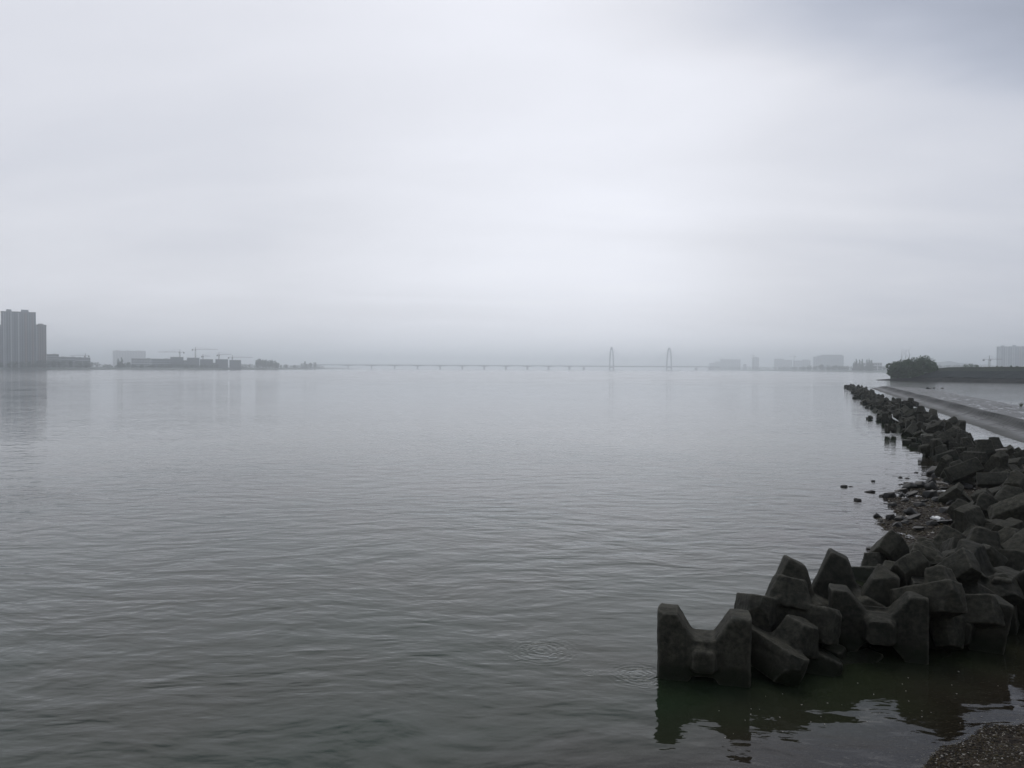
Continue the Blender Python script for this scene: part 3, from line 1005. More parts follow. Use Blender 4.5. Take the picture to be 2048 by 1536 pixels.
for t_ in piers:
    mb = MB()
    for s in (-1, 1):
        mb.box(t_ - 2.1, t_ + 2.1, s * 6.5 - 3.2, s * 6.5 + 3.2, -3, DECK - 5.0)
    mb.build('pier', M['bridge'], br)
    MB().box(t_ - 3.6, t_ + 3.6, -12, 12, -2, 1.1).build('pile_cap', M['bridge'], br)
for t_ in pyl:
    mb = MB()
    Hh, Wd = 97.0, 24.0
    prev = None
    for i in range(41):
        th = math.pi * i / 40
        c, s_ = math.cos(th), math.sin(th)
        y_ = Wd * math.copysign(abs(c) ** 1.0, c)
        z_ = Hh * abs(s_) ** .95 if 0 < i < 40 else 0.0
        q = Vector((t_, y_, z_))
        if prev is not None:
            mb.bar(prev, q, 3.3, 3.3, 8)
        prev = q
    mb.bar((t_, -Wd, 0), (t_, -Wd, -3), 3.4).bar((t_, Wd, 0), (t_, Wd, -3), 3.4)
    mb.build('arch_pylon', M['bridge'], br)
    MB().box(t_ - 3, t_ + 3, -Wd, Wd, DECK - 7.5, DECK - 4.2).build('crossbeam', M['bridge'], br)
    MB().box(t_ - 11, t_ + 11, -Wd - 6, -Wd + 8, -2, 1.8).build('pile_cap', M['bridge'], br)
    MB().box(t_ - 11, t_ + 11, Wd - 8, Wd + 6, -2, 1.8).build('pile_cap', M['bridge'], br)
    for s in (-1, 1):
        for k in range(8):
            far = 22 + 12 * k
            z_ = 62 + 4.2 * k
            y_ = Wd * abs(math.cos(math.asin(min(1, (z_ / Hh) ** (1 / .95)))))
            for sy in (-1, 1):
                MB().bar((t_, sy * y_, z_), (t_ + s * far, sy * (HALF - .6), DECK + .2), .14, .14, 4).build('stay_cable', M['bridge'], br)

# ------------------------------------------------------------ boats and channel marks
def boat(px, py, label, L=14.0):
    b = pix(px, py)
    t = thing('work_boat', label, 'boat', (b.x, b.y, 0), R(8))
    h = MB(); w = L * .14
    ringa = [(-L / 2, -w, -.3), (L * .3, -w, -.3), (L / 2, 0, -.2), (L * .3, w, -.3), (-L / 2, w, -.3)]
    ringb = [(-L / 2 - .3, -w * 1.2, 1.1), (L * .32, -w * 1.2, 1.3), (L / 2 + 1.0, 0, 1.9), (L * .32, w * 1.2, 1.3), (-L / 2 - .3, w * 1.2, 1.1)]
    h.frustum(ringa, ringb).build('hull', M['boat'], t)
    MB().box(-L * .35, -L * .05, -w * .8, w * .8, 1.12, 3.2).build('cabin', M['boat'], t)
    MB().bar((-L * .2, 0, 3.2), (-L * .2, 0, 5.2), .1).build('mast', M['boat'], t)


boat(1358, 740.8, 'small dark boat on the water right of the right arch pylon', 15)
for px, py, h, lab in [(1563, 743.0, 1.2, 'dark channel float farthest left off the right bank'), (1576.5, 743.2, 2.4, 'tallest dark channel float off the right bank'),
                       (1589.5, 743.4, 1.0, 'small dark channel float, third from the left off the right bank'), (1625.5, 743.8, 1.4, 'dark channel float farthest right, below the arched block')]:
    b = pix(px, py)
    t = thing('channel_float', lab, 'buoy', (b.x, b.y, 0), 0, 'dark floats off the right bank')
    MB().bar((0, 0, -.4), (0, 0, .5), 1.1, 1.0, 9).build('drum', M['boat'], t)
    MB().bar((0, 0, .5), (0, 0, .5 + h), .28, .12, 6).build('top_mark', M['boat'], t)


# ------------------------------------------------------------ concrete groyne
m, g = mat_new('groyne_concrete')
tc = g.n('ShaderNodeTexCoord')
P = tc.outputs['Object']
mp1 = g.n('ShaderNodeMapping', Vector=P, Scale=(0.12, 1.5, 0.3))
st = g.noise(mp1.outputs[0], 1.0, 5.0, 0.65, 0.1)
mp2 = g.n('ShaderNodeMapping', Vector=P, Scale=(0.5, 6.0, 0.5))
st2 = g.noise(mp2.outputs[0], 1.0, 3.0, 0.6)
blot = g.noise(P, 0.35, 5.0, 0.6, 0.5)
mp3 = g.n('ShaderNodeMapping', Vector=P, Scale=(0.42, 0.14, 0.5))
vr = g.n('ShaderNodeTexVoronoi', Vector=g.vmath('ADD', mp3.outputs[0], g.vmath('MULTIPLY', g.n('ShaderNodeTexNoise', Vector=P, Scale=0.8).outputs['Color'], (0.35, 0.35, 0))), Scale=1.0)
vr.feature = 'DISTANCE_TO_EDGE'
crack = g.maprange(vr.outputs['Distance'], 0.0, 0.025, 0.3, 1.0)
c1 = g.mix(g.maprange(st, 0.32, 0.68), C4(0.08, 0.083, 0.083), C4(0.25, 0.255, 0.255))
c2 = g.mix(g.maprange(st2, 0.55, 0.75, 0.0, 0.6), c1, C4(0.022, 0.022, 0.022))
c3 = g.mix(g.maprange(blot, 0.5, 0.7, 0.0, 0.5), c2, C4(0.03, 0.031, 0.028))
c4 = g.mix(crack, C4(0.02), c3)
z3 = g.n('ShaderNodeSeparateXYZ', Vector=P).outputs[2]
c5 = g.mix(g.maprange(g.math('ADD', z3, g.math('MULTIPLY', blot, 0.2)), 0.10, 0.28), C4(0.04, 0.042, 0.036), c4)
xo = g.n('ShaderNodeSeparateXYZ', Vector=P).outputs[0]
crest_shade = g.math('MULTIPLY', g.maprange(g.math('ADD', xo, g.math('MULTIPLY', blot, 0.7)), 1.7, 2.6), g.maprange(xo, 3.0, 2.6))  # shade of the steep face below the crest, painted into the colour
c5 = g.mix(g.math('MULTIPLY', crest_shade, 0.8), c5, C4(0.016, 0.018, 0.016))
pud = g.maprange(g.noise(g.n('ShaderNodeMapping', Vector=P, Scale=(1.7, 0.45, 1)).outputs[0], 1.0, 4.0, 0.6), 0.55, 0.62)
topm = g.maprange(g.n('ShaderNodeSeparateXYZ', Vector=P).outputs[0], 2.9, 3.3)
wet = g.math('MULTIPLY', pud, topm)
rough = g.maprange(wet, 0, 1, 0.6, 0.05, False)
bh = g.math('ADD', g.math('MULTIPLY', st, 0.5), g.math('MULTIPLY', st2, 0.25))
bp = g.n('ShaderNodeBump', Strength=0.5, Distance=0.05, Height=g.math('MULTIPLY', bh, g.math('SUBTRACT', 1.0, wet)))
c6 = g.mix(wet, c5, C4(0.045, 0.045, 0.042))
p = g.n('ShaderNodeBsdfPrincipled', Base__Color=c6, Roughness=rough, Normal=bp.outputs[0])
g.set(p, 'Specular IOR Level', g.maprange(wet, 0, 1, 0.12, 0.6, False))
g.n('ShaderNodeOutputMaterial', Surface=p.outputs[0])
M['groyne'] = m

G0 = Vector((35.0, 51.0)); GD = Vector((0.38, 0.925)).normalized(); GN = Vector((GD.y, -GD.x))
gprof = [(-0.9, -0.7), (-0.05, -0.08), (0.0, 0.0), (0.8, 0.07), (1.5, 0.19), (2.0, 0.33), (2.3, 0.52), (2.48, 0.80), (2.58, 0.90), (4.0, 0.86), (6.5, 0.80), (9.3, 0.74), (9.8, 0.70), (10.4, 0.0), (11.2, -0.8)]
mb = MB()
gts = [-28 + 1.5 * i for i in range(int((178 + 28) / 1.5) + 1)]
for t in gts:
    k = max(0.0, (t - 138) / 40.0)
    wtop = max(0.03, 1 - k ** 1.6)
    zs = max(0.12, 1 - k ** 3 * 0.9)
    for j, (o_, z_) in enumerate(gprof):
        o2 = o_ if o_ <= 2.78 else 2.78 + (o_ - 2.78) * wtop
        o2 += 0.10 * math.sin(t * 0.35 + j) + (0.07 * math.sin(t * 1.9) + 0.05 * math.sin(t * 4.3) if j <= 3 else 0)
        wob = 0.03 * math.sin(t * 0.23 + j * .4) + rnd.uniform(-.006, .006)
        mb.v.append((o2, t, z_ * (zs if z_ > 0 else 1) + (wob if z_ > 0.05 else 0)))
n = len(gprof)
for i in range(len(gts) - 1):
    for j in range(n - 1):
        a = i * n + j
        mb.f.append((a, a + 1, a + n + 1, a + n))
mb.f.append(tuple(range(n))); mb.f.append(tuple(range(len(mb.v) - n, len(mb.v)))[::-1])
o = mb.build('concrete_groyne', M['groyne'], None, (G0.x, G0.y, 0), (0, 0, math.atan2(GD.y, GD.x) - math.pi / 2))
bm = bmesh.new(); bm.from_mesh(o.data); bmesh.ops.recalc_face_normals(bm, faces=bm.faces); bm.to_mesh(o.data); bm.free()
tag(o, 'long grey wet concrete groyne with a cracked sloping side and puddles on top', 'groyne')


# ------------------------------------------------------------ armour blocks
def extrude_outline(mb, pts, y0, y1, k0=1.0, k1=1.0):
    b = len(mb.v); n = len(pts)
    mb.v += [(x * k0, y0, z * k0) for x, z in pts] + [(x * k1, y1, z * k1) for x, z in pts]
    mb.f.append(tuple(b + i for i in range(n)))
    mb.f.append(tuple(b + n + i for i in reversed(range(n))))
    for i in range(n):
        j = (i + 1) % n
        mb.f.append((b + j, b + i, b + n + i, b + n + j))


def block_mesh(name, seed, hw=0.74, hh=0.62, tw=0.27, leg_top=0.31, notch_w=0.17, notch_z=0.22, nose=0.72, nose_b=0.30, nose_t=0.20, voxel=0.028, chips=5, rough=1.0):
    """H-shaped plate with a blunt nose on each face"""
    mb = MB()
    lt = hw - leg_top
    # plate as convex slabs so that the union is clean: left legs, right legs, web
    for s in (-1, 1):
        out = [(hw, -hh), (hw, hh), (lt, hh), (notch_w, notch_z), (notch_w, -notch_z), (lt, -hh)]
        out = [(s * x, z) for x, z in out]
        if s < 0: out.reverse()
        extrude_outline(mb, out, -tw, 0, .975, 1.0)
        extrude_outline(mb, out, -0.0, tw, 1.0, .975)
    mb.box(-notch_w - .1, notch_w + .1, -tw, tw, -notch_z, notch_z)
    for s in (-1, 1):
        def octr(a, y, ch=.3):
            c = a * (1 - ch)
            r_ = [(a, -c), (a, c), (c, a), (-c, a), (-a, c), (-a, -c), (-c, -a), (c, -a)]
            return [(x, y, z * .92) for x, z in r_]
        b0, b1 = octr(nose_b, s * tw * .7), octr(nose_t, s * nose)
        if s < 0:
            mb.frustum(b0, b1)
        else:
            mb.frustum(b0[::-1], b1[::-1])
    me = mb.mesh('tmp')
    bm = bmesh.new(); bm.from_mesh(me); bmesh.ops.recalc_face_normals(bm, faces=bm.faces); bm.to_mesh(me); bm.free()
    o = bpy.data.objects.new('tmp', me); COL.objects.link(o)
    md = o.modifiers.new('r', 'REMESH'); md.mode = 'VOXEL'; md.voxel_size = voxel
    ms = o.modifiers.new('s', 'SMOOTH'); ms.factor = .5; ms.iterations = 1
    dg = bpy.context.evaluated_depsgraph_get()
    me2 = bpy.data.meshes.new_from_object(o.evaluated_get(dg))
    bpy.data.objects.remove(o); bpy.data.meshes.remove(me)
    me2.name = name
    rr = random.Random(seed)
    n = len(me2.vertices)
    co = np.empty(n * 3); me2.vertices.foreach_get('co', co); co = co.reshape(-1, 3)
    for _ in range(chips):
        d = Vector((rr.choice((-1, 1)) * rr.uniform(.5, 1), rr.uniform(-.6, .6), rr.choice((-1, 1)) * rr.uniform(.5, 1))).normalized()
        dn = np.array(d)
        pr = co @ dn
        lim = pr.max() - rr.uniform(.04, .13)
        ex = np.maximum(0, pr - lim)
        co -= ex[:, None] * dn
    sd3 = Vector((seed * 3.1, seed * 1.7, 0))
    disp = np.array([mnoise.noise(Vector(c) * 2.2 + sd3) * .014 + mnoise.noise(Vector(c) * 7 + sd3) * .010 + mnoise.noise(Vector(c) * 19 + sd3) * .005 for c in co]) * rough
    nr = np.empty(n * 3); me2.vertices.foreach_get('normal', nr); nr = nr.reshape(-1, 3)
    co += nr * disp[:, None]
    me2.vertices.foreach_set('co', co.ravel())
    me2.update(); smooth(me2)
    me2.materials.clear(); me2.materials.append(M['block'])
    return me2


m, g = mat_new('dark_concrete')
tc = g.n('ShaderNodeTexCoord')
geo = g.n('ShaderNodeNewGeometry')
P = tc.outputs['Object']
oi = g.n('ShaderNodeObjectInfo')
Po = g.vmath('ADD', P, g.vmath('SCALE', (37.0, 11.0, 5.0)))
g.t.links.new(oi.outputs['Random'], Po.node.inputs[1].links[0].from_node.inputs['Scale'])
n_a = g.noise(Po, 1.6, 6.0, 0.62, 0.3)
n_b = g.noise(Po, 9.0, 6.0, 0.7)
vo = g.n('ShaderNodeTexVoronoi', Vector=Po, Scale=38.0)
pits = g.maprange(vo.outputs['Distance'], 0.10, 0.32, 0.0, 1.0)
pits = g.math('MAXIMUM', pits, g.maprange(n_a, 0.42, 0.55, 1.0, 0.0))
col = g.mix(g.maprange(n_a, 0.3, 0.7), C4(0.013, 0.0145, 0.0105), C4(0.040, 0.040, 0.030))
col = g.mix(g.maprange(n_b, 0.35, 0.7, 0.0, 0.55), col, C4(0.095, 0.088, 0.068))
col = g.mix(g.maprange(oi.outputs['Random'], 0, 1, 0.0, 0.45, False), col, C4(0.012, 0.0135, 0.012))
col = g.mix(g.maprange(pits, 0, 1, 0.55, 0.0), col, C4(0.005))
wz = g.math('ADD', g.n('ShaderNodeSeparateXYZ', Vector=geo.outputs['Position']).outputs[2], g.math('MULTIPLY', g.math('SUBTRACT', n_a, 0.5), 0.28))
alg = g.maprange(wz, 0.16, 0.46, 1.0, 0.0)
col = g.mix(g.math('MULTIPLY', alg, 0.85), col, C4(0.010, 0.0135, 0.007))
edge = g.maprange(geo.outputs['Pointiness'], 0.515, 0.57)
col = g.mix(g.math('MULTIPLY', edge, g.math('MULTIPLY', n_b, 1.1)), col, C4(0.105, 0.100, 0.082))
sz_ = g.n('ShaderNodeMapping', Vector=Po, Scale=(5.0, 5.0, 0.6))
stk = g.noise(sz_.outputs[0], 1.0, 4.0, 0.6)
col = g.mix(g.maprange(stk, 0.52, 0.72, 0.0, 0.55), col, C4(0.013, 0.012, 0.010))
hgt = g.math('ADD', g.math('MULTIPLY', n_b, 0.5), g.math('MULTIPLY', pits, 0.35))
bp = g.n('ShaderNodeBump', Strength=0.9, Distance=0.04, Height=hgt)
p = g.n('ShaderNodeBsdfPrincipled', Base__Color=col, Roughness=g.maprange(alg, 0, 1, 0.78, 0.5, False), Normal=bp.outputs[0])
p.inputs['Specular IOR Level'].default_value = 0.14
g.n('ShaderNodeOutputMaterial', Surface=p.outputs[0])
M['block'] = m

BM = {
    'h1': block_mesh('armour_block', 1, chips=4, hh=.69, notch_z=.29, tw=.33, nose=.50, nose_b=.25, nose_t=.18),
    'h2': block_mesh('armour_block', 2, hw=.82, hh=.63, chips=5, nose=.56, nose_b=.31, nose_t=.22),
    'h3': block_mesh('armour_block', 3, hw=.76, hh=.68, leg_top=.34, chips=6, nose=.74, rough=1.5),
    'n1': block_mesh('armour_block', 4, hw=.78, hh=.62, nose=.90, nose_b=.44, nose_t=.25, chips=5, rough=1.4),
    'n2': block_mesh('armour_block', 5, hw=.76, hh=.64, tw=.28, nose=.70, nose_b=.38, nose_t=.24, chips=7, rough=1.6),
}
BM_KEYS = list(BM)
# reduced copies for blocks that stand more than 45 m away
placed = []


def put_block(px, py, zc, rot, key, label, scale=1.0, group='concrete armour blocks piled at the near shore', world=None):
    """rot: degrees about x, y, z; the block's centre is seen at (px, py) and lies zc above the water"""
    b = world if world is not None else pix(px, py, zc)
    if world is None:
        scale *= 0.86 if 'gravel' in group else (0.92 if b.y > 15.5 else 1.0)
    o = link('armour_block', BM[key], None, None, (b.x, b.y, zc), (R(rot[0]), R(rot[1]), R(rot[2])))
    o.scale = (scale,) * 3
    tag(o, label, 'armour block', group)
    placed.append((b.x, b.y, zc))
    return o


put_block(1407, 1305, .37, (-2, 0, -14), 'h1', 'dark H-shaped block nearest the camera, two legs up and blunt nose facing us')
put_block(1572, 1236, .62, (-106, 9, -6), 'n2', 'block tipped on its back behind the nearest one, left arm raised beside its nose', 1.02)
put_block(1578, 1316, .20, (-78, 16, 34), 'n2', 'low block half in the water right of the nearest one, nose end toward us', .95)
put_block(1662, 1338, -.22, (-80, 10, -40), 'h1', 'nearly sunk block, its ridge sloping down to the water before the pile', .9)
put_block(1754, 1250, .50, (-3, 0, -20), 'h2', 'big upright H-shaped block in the front row with a pale sloping nose', .97)
put_block(1634, 1229, .42, (-10, 25, -16), 'h2', 'block with one rounded horn standing up against the water, left of two', 1.16)
put_block(1724, 1213, .42, (-8, 23, -24), 'h2', 'block with the taller rounded horn standing up against the water, right of two', 1.18)
put_block(1798, 1246, .30, (-8, 30, -26), 'h3', 'tilted block behind the big upright one, leaning to the right', 1.08)
put_block(1846, 1196, .68, (30, 40, -58), 'h1', 'block with a sharp lit edge and black hollow below, behind the big upright one', .9)
put_block(1908, 1243, .40, (2, 9, -26), 'h2', 'upright block with a ragged dark right edge, right of the big upright one', 1.0)
put_block(1952, 1208, .42, (4, -6, -36), 'h3', 'upright block standing in the pool at the right end of the front row', .88)
put_block(1888, 1215, 0.76, (66, 20, 24), 'h3', 'block lying on top of the front row, its flat side tilted toward us', .95)
put_block(1992, 1180, 0.60, (8, 12, -52), 'h3', 'tall dark block at the right rear of the near pile beside the pool', 1.1)
put_block(1938, 1178, .80, (38, 30, 10), 'n2', 'block with a peaked top between the tall dark one and the front row', .92)
put_block(1822, 1171, 0.46, (24, -28, 48), 'n2', 'rough rounded block with a black hollow beneath, left side of the pile')
put_block(1870, 1160, 0.60, (48, -20, -20), 'n1', 'block with a smooth rounded arm rising in the middle of the pile', .98)
put_block(1818, 1133, 0.22, (58, 34, -30), 'h2', 'long sloping block whose edge rises from the water at the left rear', 1.15)
put_block(1752, 1154, 0.00, (80, 10, 40), 'n2', 'low grey block in the water behind the two horned ones', .9)
put_block(1882, 1118, 0.23, (30, 40, 64), 'n2', 'dark faceted block at the lower edge of the gravel patch')
put_block(1925, 1149, 0.51, (64, -24, 36), 'h2', 'slab-like block tilted toward us above a long black gap', 1.05)
put_block(1962, 1120, 0.54, (70, 10, -20), 'n2', 'large rounded slab of a block in the upper middle of the near pile', 1.12)
put_block(2006, 1127, 0.44, (42, -30, 70), 'h3', 'block leaning against the rounded slab, right of it', 1.05)
put_block(2030, 1086, 0.50, (76, 24, 8), 'h2', 'pale faceted block at the right edge above the near pile', 1.05)
put_block(2050, 1130, .45, (20, 60, 40), 'n2', 'block cut by the right picture edge, beside the near pile')
put_block(1976, 1074, 0.65, (14, 8, -70), 'n2', 'very dark upright block right of the gravel patch', 1.1)
# middle pile beside the gravel patch
MG = 'concrete armour blocks beside the gravel patch'
put_block(1944, 1039, 0.52, (44, -34, 20), 'n2', 'big shadowed block at the right side of the gravel patch', 1.1, MG)
put_block(2010, 1030, 0.80, (58, 12, -36), 'n1', 'block with a light top face above the very dark upright one', 1.12, MG)
put_block(2052, 1046, 0.85, (40, 50, 10), 'h3', 'dark block at the right picture edge level with the white scrap', 1.15, MG)
put_block(1975, 1006, 0.45, (66, -18, 50), 'h2', 'flat-lying block with a pale stick along its edge', 1.0, MG)
put_block(1920, 1006, 0.20, (30, 44, -20), 'n2', 'dull block half buried in the gravel, middle of the patch', .9, MG)
put_block(1925, 950, .60, (62, 24, 62), 'h2', 'long dark block lying with its big nose over a black hollow', 1.25, MG)
put_block(1905, 944, .50, (20, 30, -50), 'n2', 'rounded dark block at the water end of the long dark block', .95, MG)
put_block(1970, 914, 0.80, (86, 0, 10), 'n1', 'tall dark post-like block with a capped top, standing above its neighbours', 1.1, MG)
put_block(1946, 915, .45, (70, 10, 15), 'n2', 'small grey block leaning at the foot of the capped post-like block', .85, MG)
put_block(2008, 947, 0.60, (12, 40, -64), 'h3', 'very dark block right of the capped post-like one', 1.15, MG)
put_block(2030, 975, 0.55, (48, -20, 20), 'n2', 'greenish block in the dark heap near the right picture edge', 1.15, MG)
put_block(2000, 973, 0.50, (80, 30, 30), 'h2', 'black block in the hollow of the heap, right of the long dark one', 1.1, MG)
put_block(2054, 1004, 0.80, (30, 30, -40), 'h3', 'tall black block at the right picture edge above the heap', 1.25, MG)
put_block(1990, 902, 0.50, (80, 8, 24), 'n1', 'block with an upright horn against the groyne water, right of the capped one', 1.0, MG)
put_block(1936, 900, 0.42, (84, -10, -8), 'n1', 'block with an upright horn against the groyne water, left of the capped one', .95, MG)
put_block(2020, 918, 0.20, (30, 45, 0), 'n2', 'rounded block in the rear row of the heap, third from the right edge', .95, MG)
put_block(2044, 917, 0.20, (60, 20, 40), 'h3', 'block with a pale side at the right end of the rear row', .95, MG)
put_block(2030, 948, 0.30, (60, 60, 0), 'h2', 'block under the rear row near the right picture edge', 1.0, MG)
# hidden support under the heap and beyond the picture edge: seen only from a step to the side
for i, (px, py, zc) in enumerate([(2085, 920, .5), (2080, 960, .6), (2090, 1010, .6), (2085, 1075, .5), (2100, 1120, .4), (2120, 980, .5), (2130, 1050, .4), (2110, 900, .3)]):
    put_block(px, py, zc, (rnd.uniform(0, 90), rnd.uniform(0, 60), rnd.uniform(0, 180)), BM_KEYS[i % 5],
              'block of the heap beyond the right picture edge, %s' % ['beside the groyne', 'behind the dark heap', 'level with the pale stick', 'level with the gravel', 'behind the near pile', 'farthest out in the heap', 'lowest in the heap', 'nearest the groyne toe'][i], 1.05, 'blocks beyond the right picture edge')

# the long line of blocks out in the water: traced left and right edges of the line on the water, row by row
ROWS = [(775, 1688, 1704), (779, 1697, 1722), (785, 1706, 1733), (791, 1710, 1741), (798, 1722, 1747), (806, 1733, 1760), (815, 1745, 1778), (824, 1752, 1794),
        (834, 1764, 1808), (844, 1768, 1824), (855, 1786, 1856), (866, 1806, 1868), (878, 1858, 1896), (890, 1868, 1913), (902, 1862, 1934), (914, 1860, 1948)]


def row_at(py):
    for (a, b) in zip(ROWS[:-1], ROWS[1:]):
        if a[0] <= py <= b[0]:
            k = (py - a[0]) / (b[0] - a[0])
            return a[1] + (b[1] - a[1]) * k, a[2] + (b[2] - a[2]) * k
    return ROWS[-1][1], ROWS[-1][2]


strip = []
rs = random.Random(41)


def try_strip(x, y, key, zc, rot, sc, kind_, py, side, dmin=1.06):
    for q in strip:
        if (q['x'] - x) ** 2 + (q['y'] - y) ** 2 < dmin ** 2:
            return False
    strip.append(dict(x=x, y=y, z=zc, key=key, rot=rot, sc=sc, att=kind_, py=py, side=side))
    return True


ATT = [('standing upright', lambda: (rs.uniform(-8, 8), rs.uniform(-8, 8), rs.uniform(0, 180)), ('h1', 'h3'), (.30, .55)),
       ('with one horn pointing up', lambda: (rs.choice((80, 100, 70)), rs.uniform(-12, 12), rs.uniform(0, 180)), ('n1', 'n2'), (.25, .50)),
       ('tipped over on one leg', lambda: (rs.uniform(20, 60), rs.uniform(30, 60), rs.uniform(0, 180)), ('h2', 'n2', 'h3'), (.25, .55)),
       ('lying half sunk', lambda: (rs.uniform(50, 90), rs.uniform(-40, 40), rs.uniform(0, 180)), ('n2', 'h1'), (-.05, .22))]
# traced single blocks first: (px, py of the water contact, attitude, size)
for (px, py, at_, sc) in [(1692, 776, 2, .75), (1703, 774, 1, .9), (1718, 779, 1, .95), (1713, 797, 3, .75), (1725, 787, 2, .95), (1745, 789, 1, 1.0), (1753, 796, 1, .9),
                          (1764, 803, 2, 1.0), (1734, 808, 3, 1.0), (1743, 816, 3, 1.0), (1776, 812, 2, 1.0), (1824, 815, 1, 1.25), (1811, 815, 3, 1.1), (1788, 815, 2, 1.05), (1798, 815, 0, 1.05),
                          (1743, 839, 3, .42), (1846, 836, 1, 1.15), (1866, 850, 2, 1.15), (1858, 853, 0, 1.1), (1786, 871, 0, .62), (1764, 843, 3, .7), (1800, 850, 2, 1.0), (1820, 872, 3, 1.0),
                          (1904, 862, 2, 1.1), (1914, 872, 0, 1.1), (1883, 860, 3, 1.15), (1842, 881, 2, .50), (1825, 889, 3, .52), (1856, 888, 3, .55), (1840, 897, 3, .55), (1872, 914, 0, 1.1),
                          (1896, 918, 3, 1.15), (1885, 880, 2, 1.1), (1898, 897, 2, 1.3), (1922, 900, 2, 1.0), (1930, 886, 1, 1.0), (1953, 905, 3, 1.0)]:
    b = pix(px, py)
    a_ = ATT[at_]
    xl, xr = row_at(min(914, max(775, py)))
    side = 'open-water side' if px < xl + (xr - xl) * .4 else ('groyne side' if px > xl + (xr - xl) * .7 else 'middle')
    try_strip(b.x, b.y + .4, rs.choice(a_[2]), rs.uniform(*a_[3]), a_[1](), sc * .9, a_[0], py, side, .6)
for tries in range(9000):
    # uniform on the water, not in the picture: draw a distance, then a place across the line
    Y = rs.uniform(43.0, 212.0)
    py = 740.0 + CAM_H / Y * FPX
    if py < 776 or py > 914: continue
    xl, xr = row_at(py)
    u = rs.random()
    px = xl + (xr - xl) * u
    b = pix(px, py)
    if 872 < py < 905 and px < 1860: continue
    if mnoise.noise(Vector((b.x * .33, b.y * .33, 4.2))) > (.12 if .15 < u < .9 else -.08): continue
    kk = rs.choices((0, 1, 2, 3), (2, 3, 4, 3 if .2 < u < .8 else 5))[0]
    a_ = ATT[kk]
    side = 'open-water side' if u < .33 else ('groyne side' if u > .67 else 'middle')
    up_ = rs.uniform(-.08, .14) if (.25 < u < .85 and Y < 130) else -.05 * rs.random()
    try_strip(b.x, b.y, rs.choice(a_[2]), rs.uniform(*a_[3]) + up_, a_[1](), rs.uniform(.60, .92), a_[0], py, side, 1.36)
STR = [(0, 781, 'at the far tip of the line'), (781, 792, 'just nearer than the line tip'), (792, 806, 'in the narrow far part of the line'), (806, 820, 'level with the paired horns'),
       (820, 835, 'between paired horns and stake'), (835, 852, 'around the stake'), (852, 873, 'level with the egret'), (873, 894, 'just nearer than the egret'), (894, 2000, 'at the near end of the line')]
cells = {}
for q in strip:
    d = [s_[2] for s_ in STR if s_[0] <= q['py'] < s_[1]][0]
    cells.setdefault((d, q['side'], q['att']), []).append(q)
ORD = ['nearest', 'second nearest', 'third nearest', 'fourth nearest', 'fifth nearest', 'sixth nearest', 'seventh nearest', 'eighth nearest', 'ninth nearest', 'tenth nearest']
for (d, side, att), qs in cells.items():
    qs.sort(key=lambda q: q['y'])
    for i, q in enumerate(qs):
        rank = '' if len(qs) == 1 else ', ' + (ORD[i] if i < 10 else 'farther ones')
        side_ = {'middle': 'mid-line', 'open-water side': 'riverside', 'groyne side': 'groyne-side'}[side]
        short = {'standing upright': 'upright block', 'with one horn pointing up': 'block, horn up,', 'tipped over on one leg': 'tipped block', 'lying half sunk': 'half-sunk block'}[att]
        lab = '%s %s %s%s' % (side_, short, d, rank)
        q['o'] = put_block(0, 0, q['z'], q['rot'], q['key'], lab, q['sc'], 'line of dark concrete blocks running out beside the groyne', Vector((q['x'], q['y'], 0)))
print('STRIP', len(strip))

# ------------------------------------------------------------ rubble stones
m, g = mat_new('wet_stone')
tc = g.n('ShaderNodeTexCoord')
oi = g.n('ShaderNodeObjectInfo')
P = tc.outputs['Object']
f = g.noise(P, 2.2, 6.0, 0.65)
col = g.mix(g.maprange(f, 0.3, 0.7), C4(0.010, 0.010, 0.009), C4(0.036, 0.035, 0.031))
col = g.mix(g.math('MULTIPLY', oi.outputs['Random'], 0.5), col, C4(0.022, 0.022, 0.020))
bp = g.n('ShaderNodeBump', Strength=0.6, Distance=0.03, Height=f)
p = g.n('ShaderNodeBsdfPrincipled', Base__Color=col, Roughness=0.5, Normal=bp.outputs[0])
p.inputs['Specular IOR Level'].default_value = 0.3
g.n('ShaderNodeOutputMaterial', Surface=p.outputs[0])
M['stone'] = m


def stone_mesh(seed, fl=.6):
    rr = random.Random(seed)
    bm = bmesh.new()
    for _ in range(15):
        d = Vector((rr.gauss(0, 1), rr.gauss(0, 1), rr.gauss(0, 1))).normalized()
        bm.verts.new((d.x * .5 * rr.uniform(.85, 1), d.y * .42 * rr.uniform(.8, 1), d.z * .5 * fl * rr.uniform(.8, 1)))
    bmesh.ops.convex_hull(bm, input=bm.verts)
    bmesh.ops.delete(bm, geom=[v for v in bm.verts if not v.link_faces], context='VERTS')
    bmesh.ops.bevel(bm, geom=bm.edges[:], offset=.035, segments=2, affect='EDGES', profile=.6)
    bmesh.ops.triangulate(bm, faces=bm.faces)
    bmesh.ops.subdivide_edges(bm, edges=bm.edges[:], cuts=1)
    for v in bm.verts:
        v.co += v.normal * (mnoise.noise(v.co * 4 + Vector((seed, 0, 0))) * .03)
    me = bpy.data.meshes.new('rubble_stone'); bm.to_mesh(me); bm.free(); smooth(me)
    me.materials.append(M['stone'])
    return me


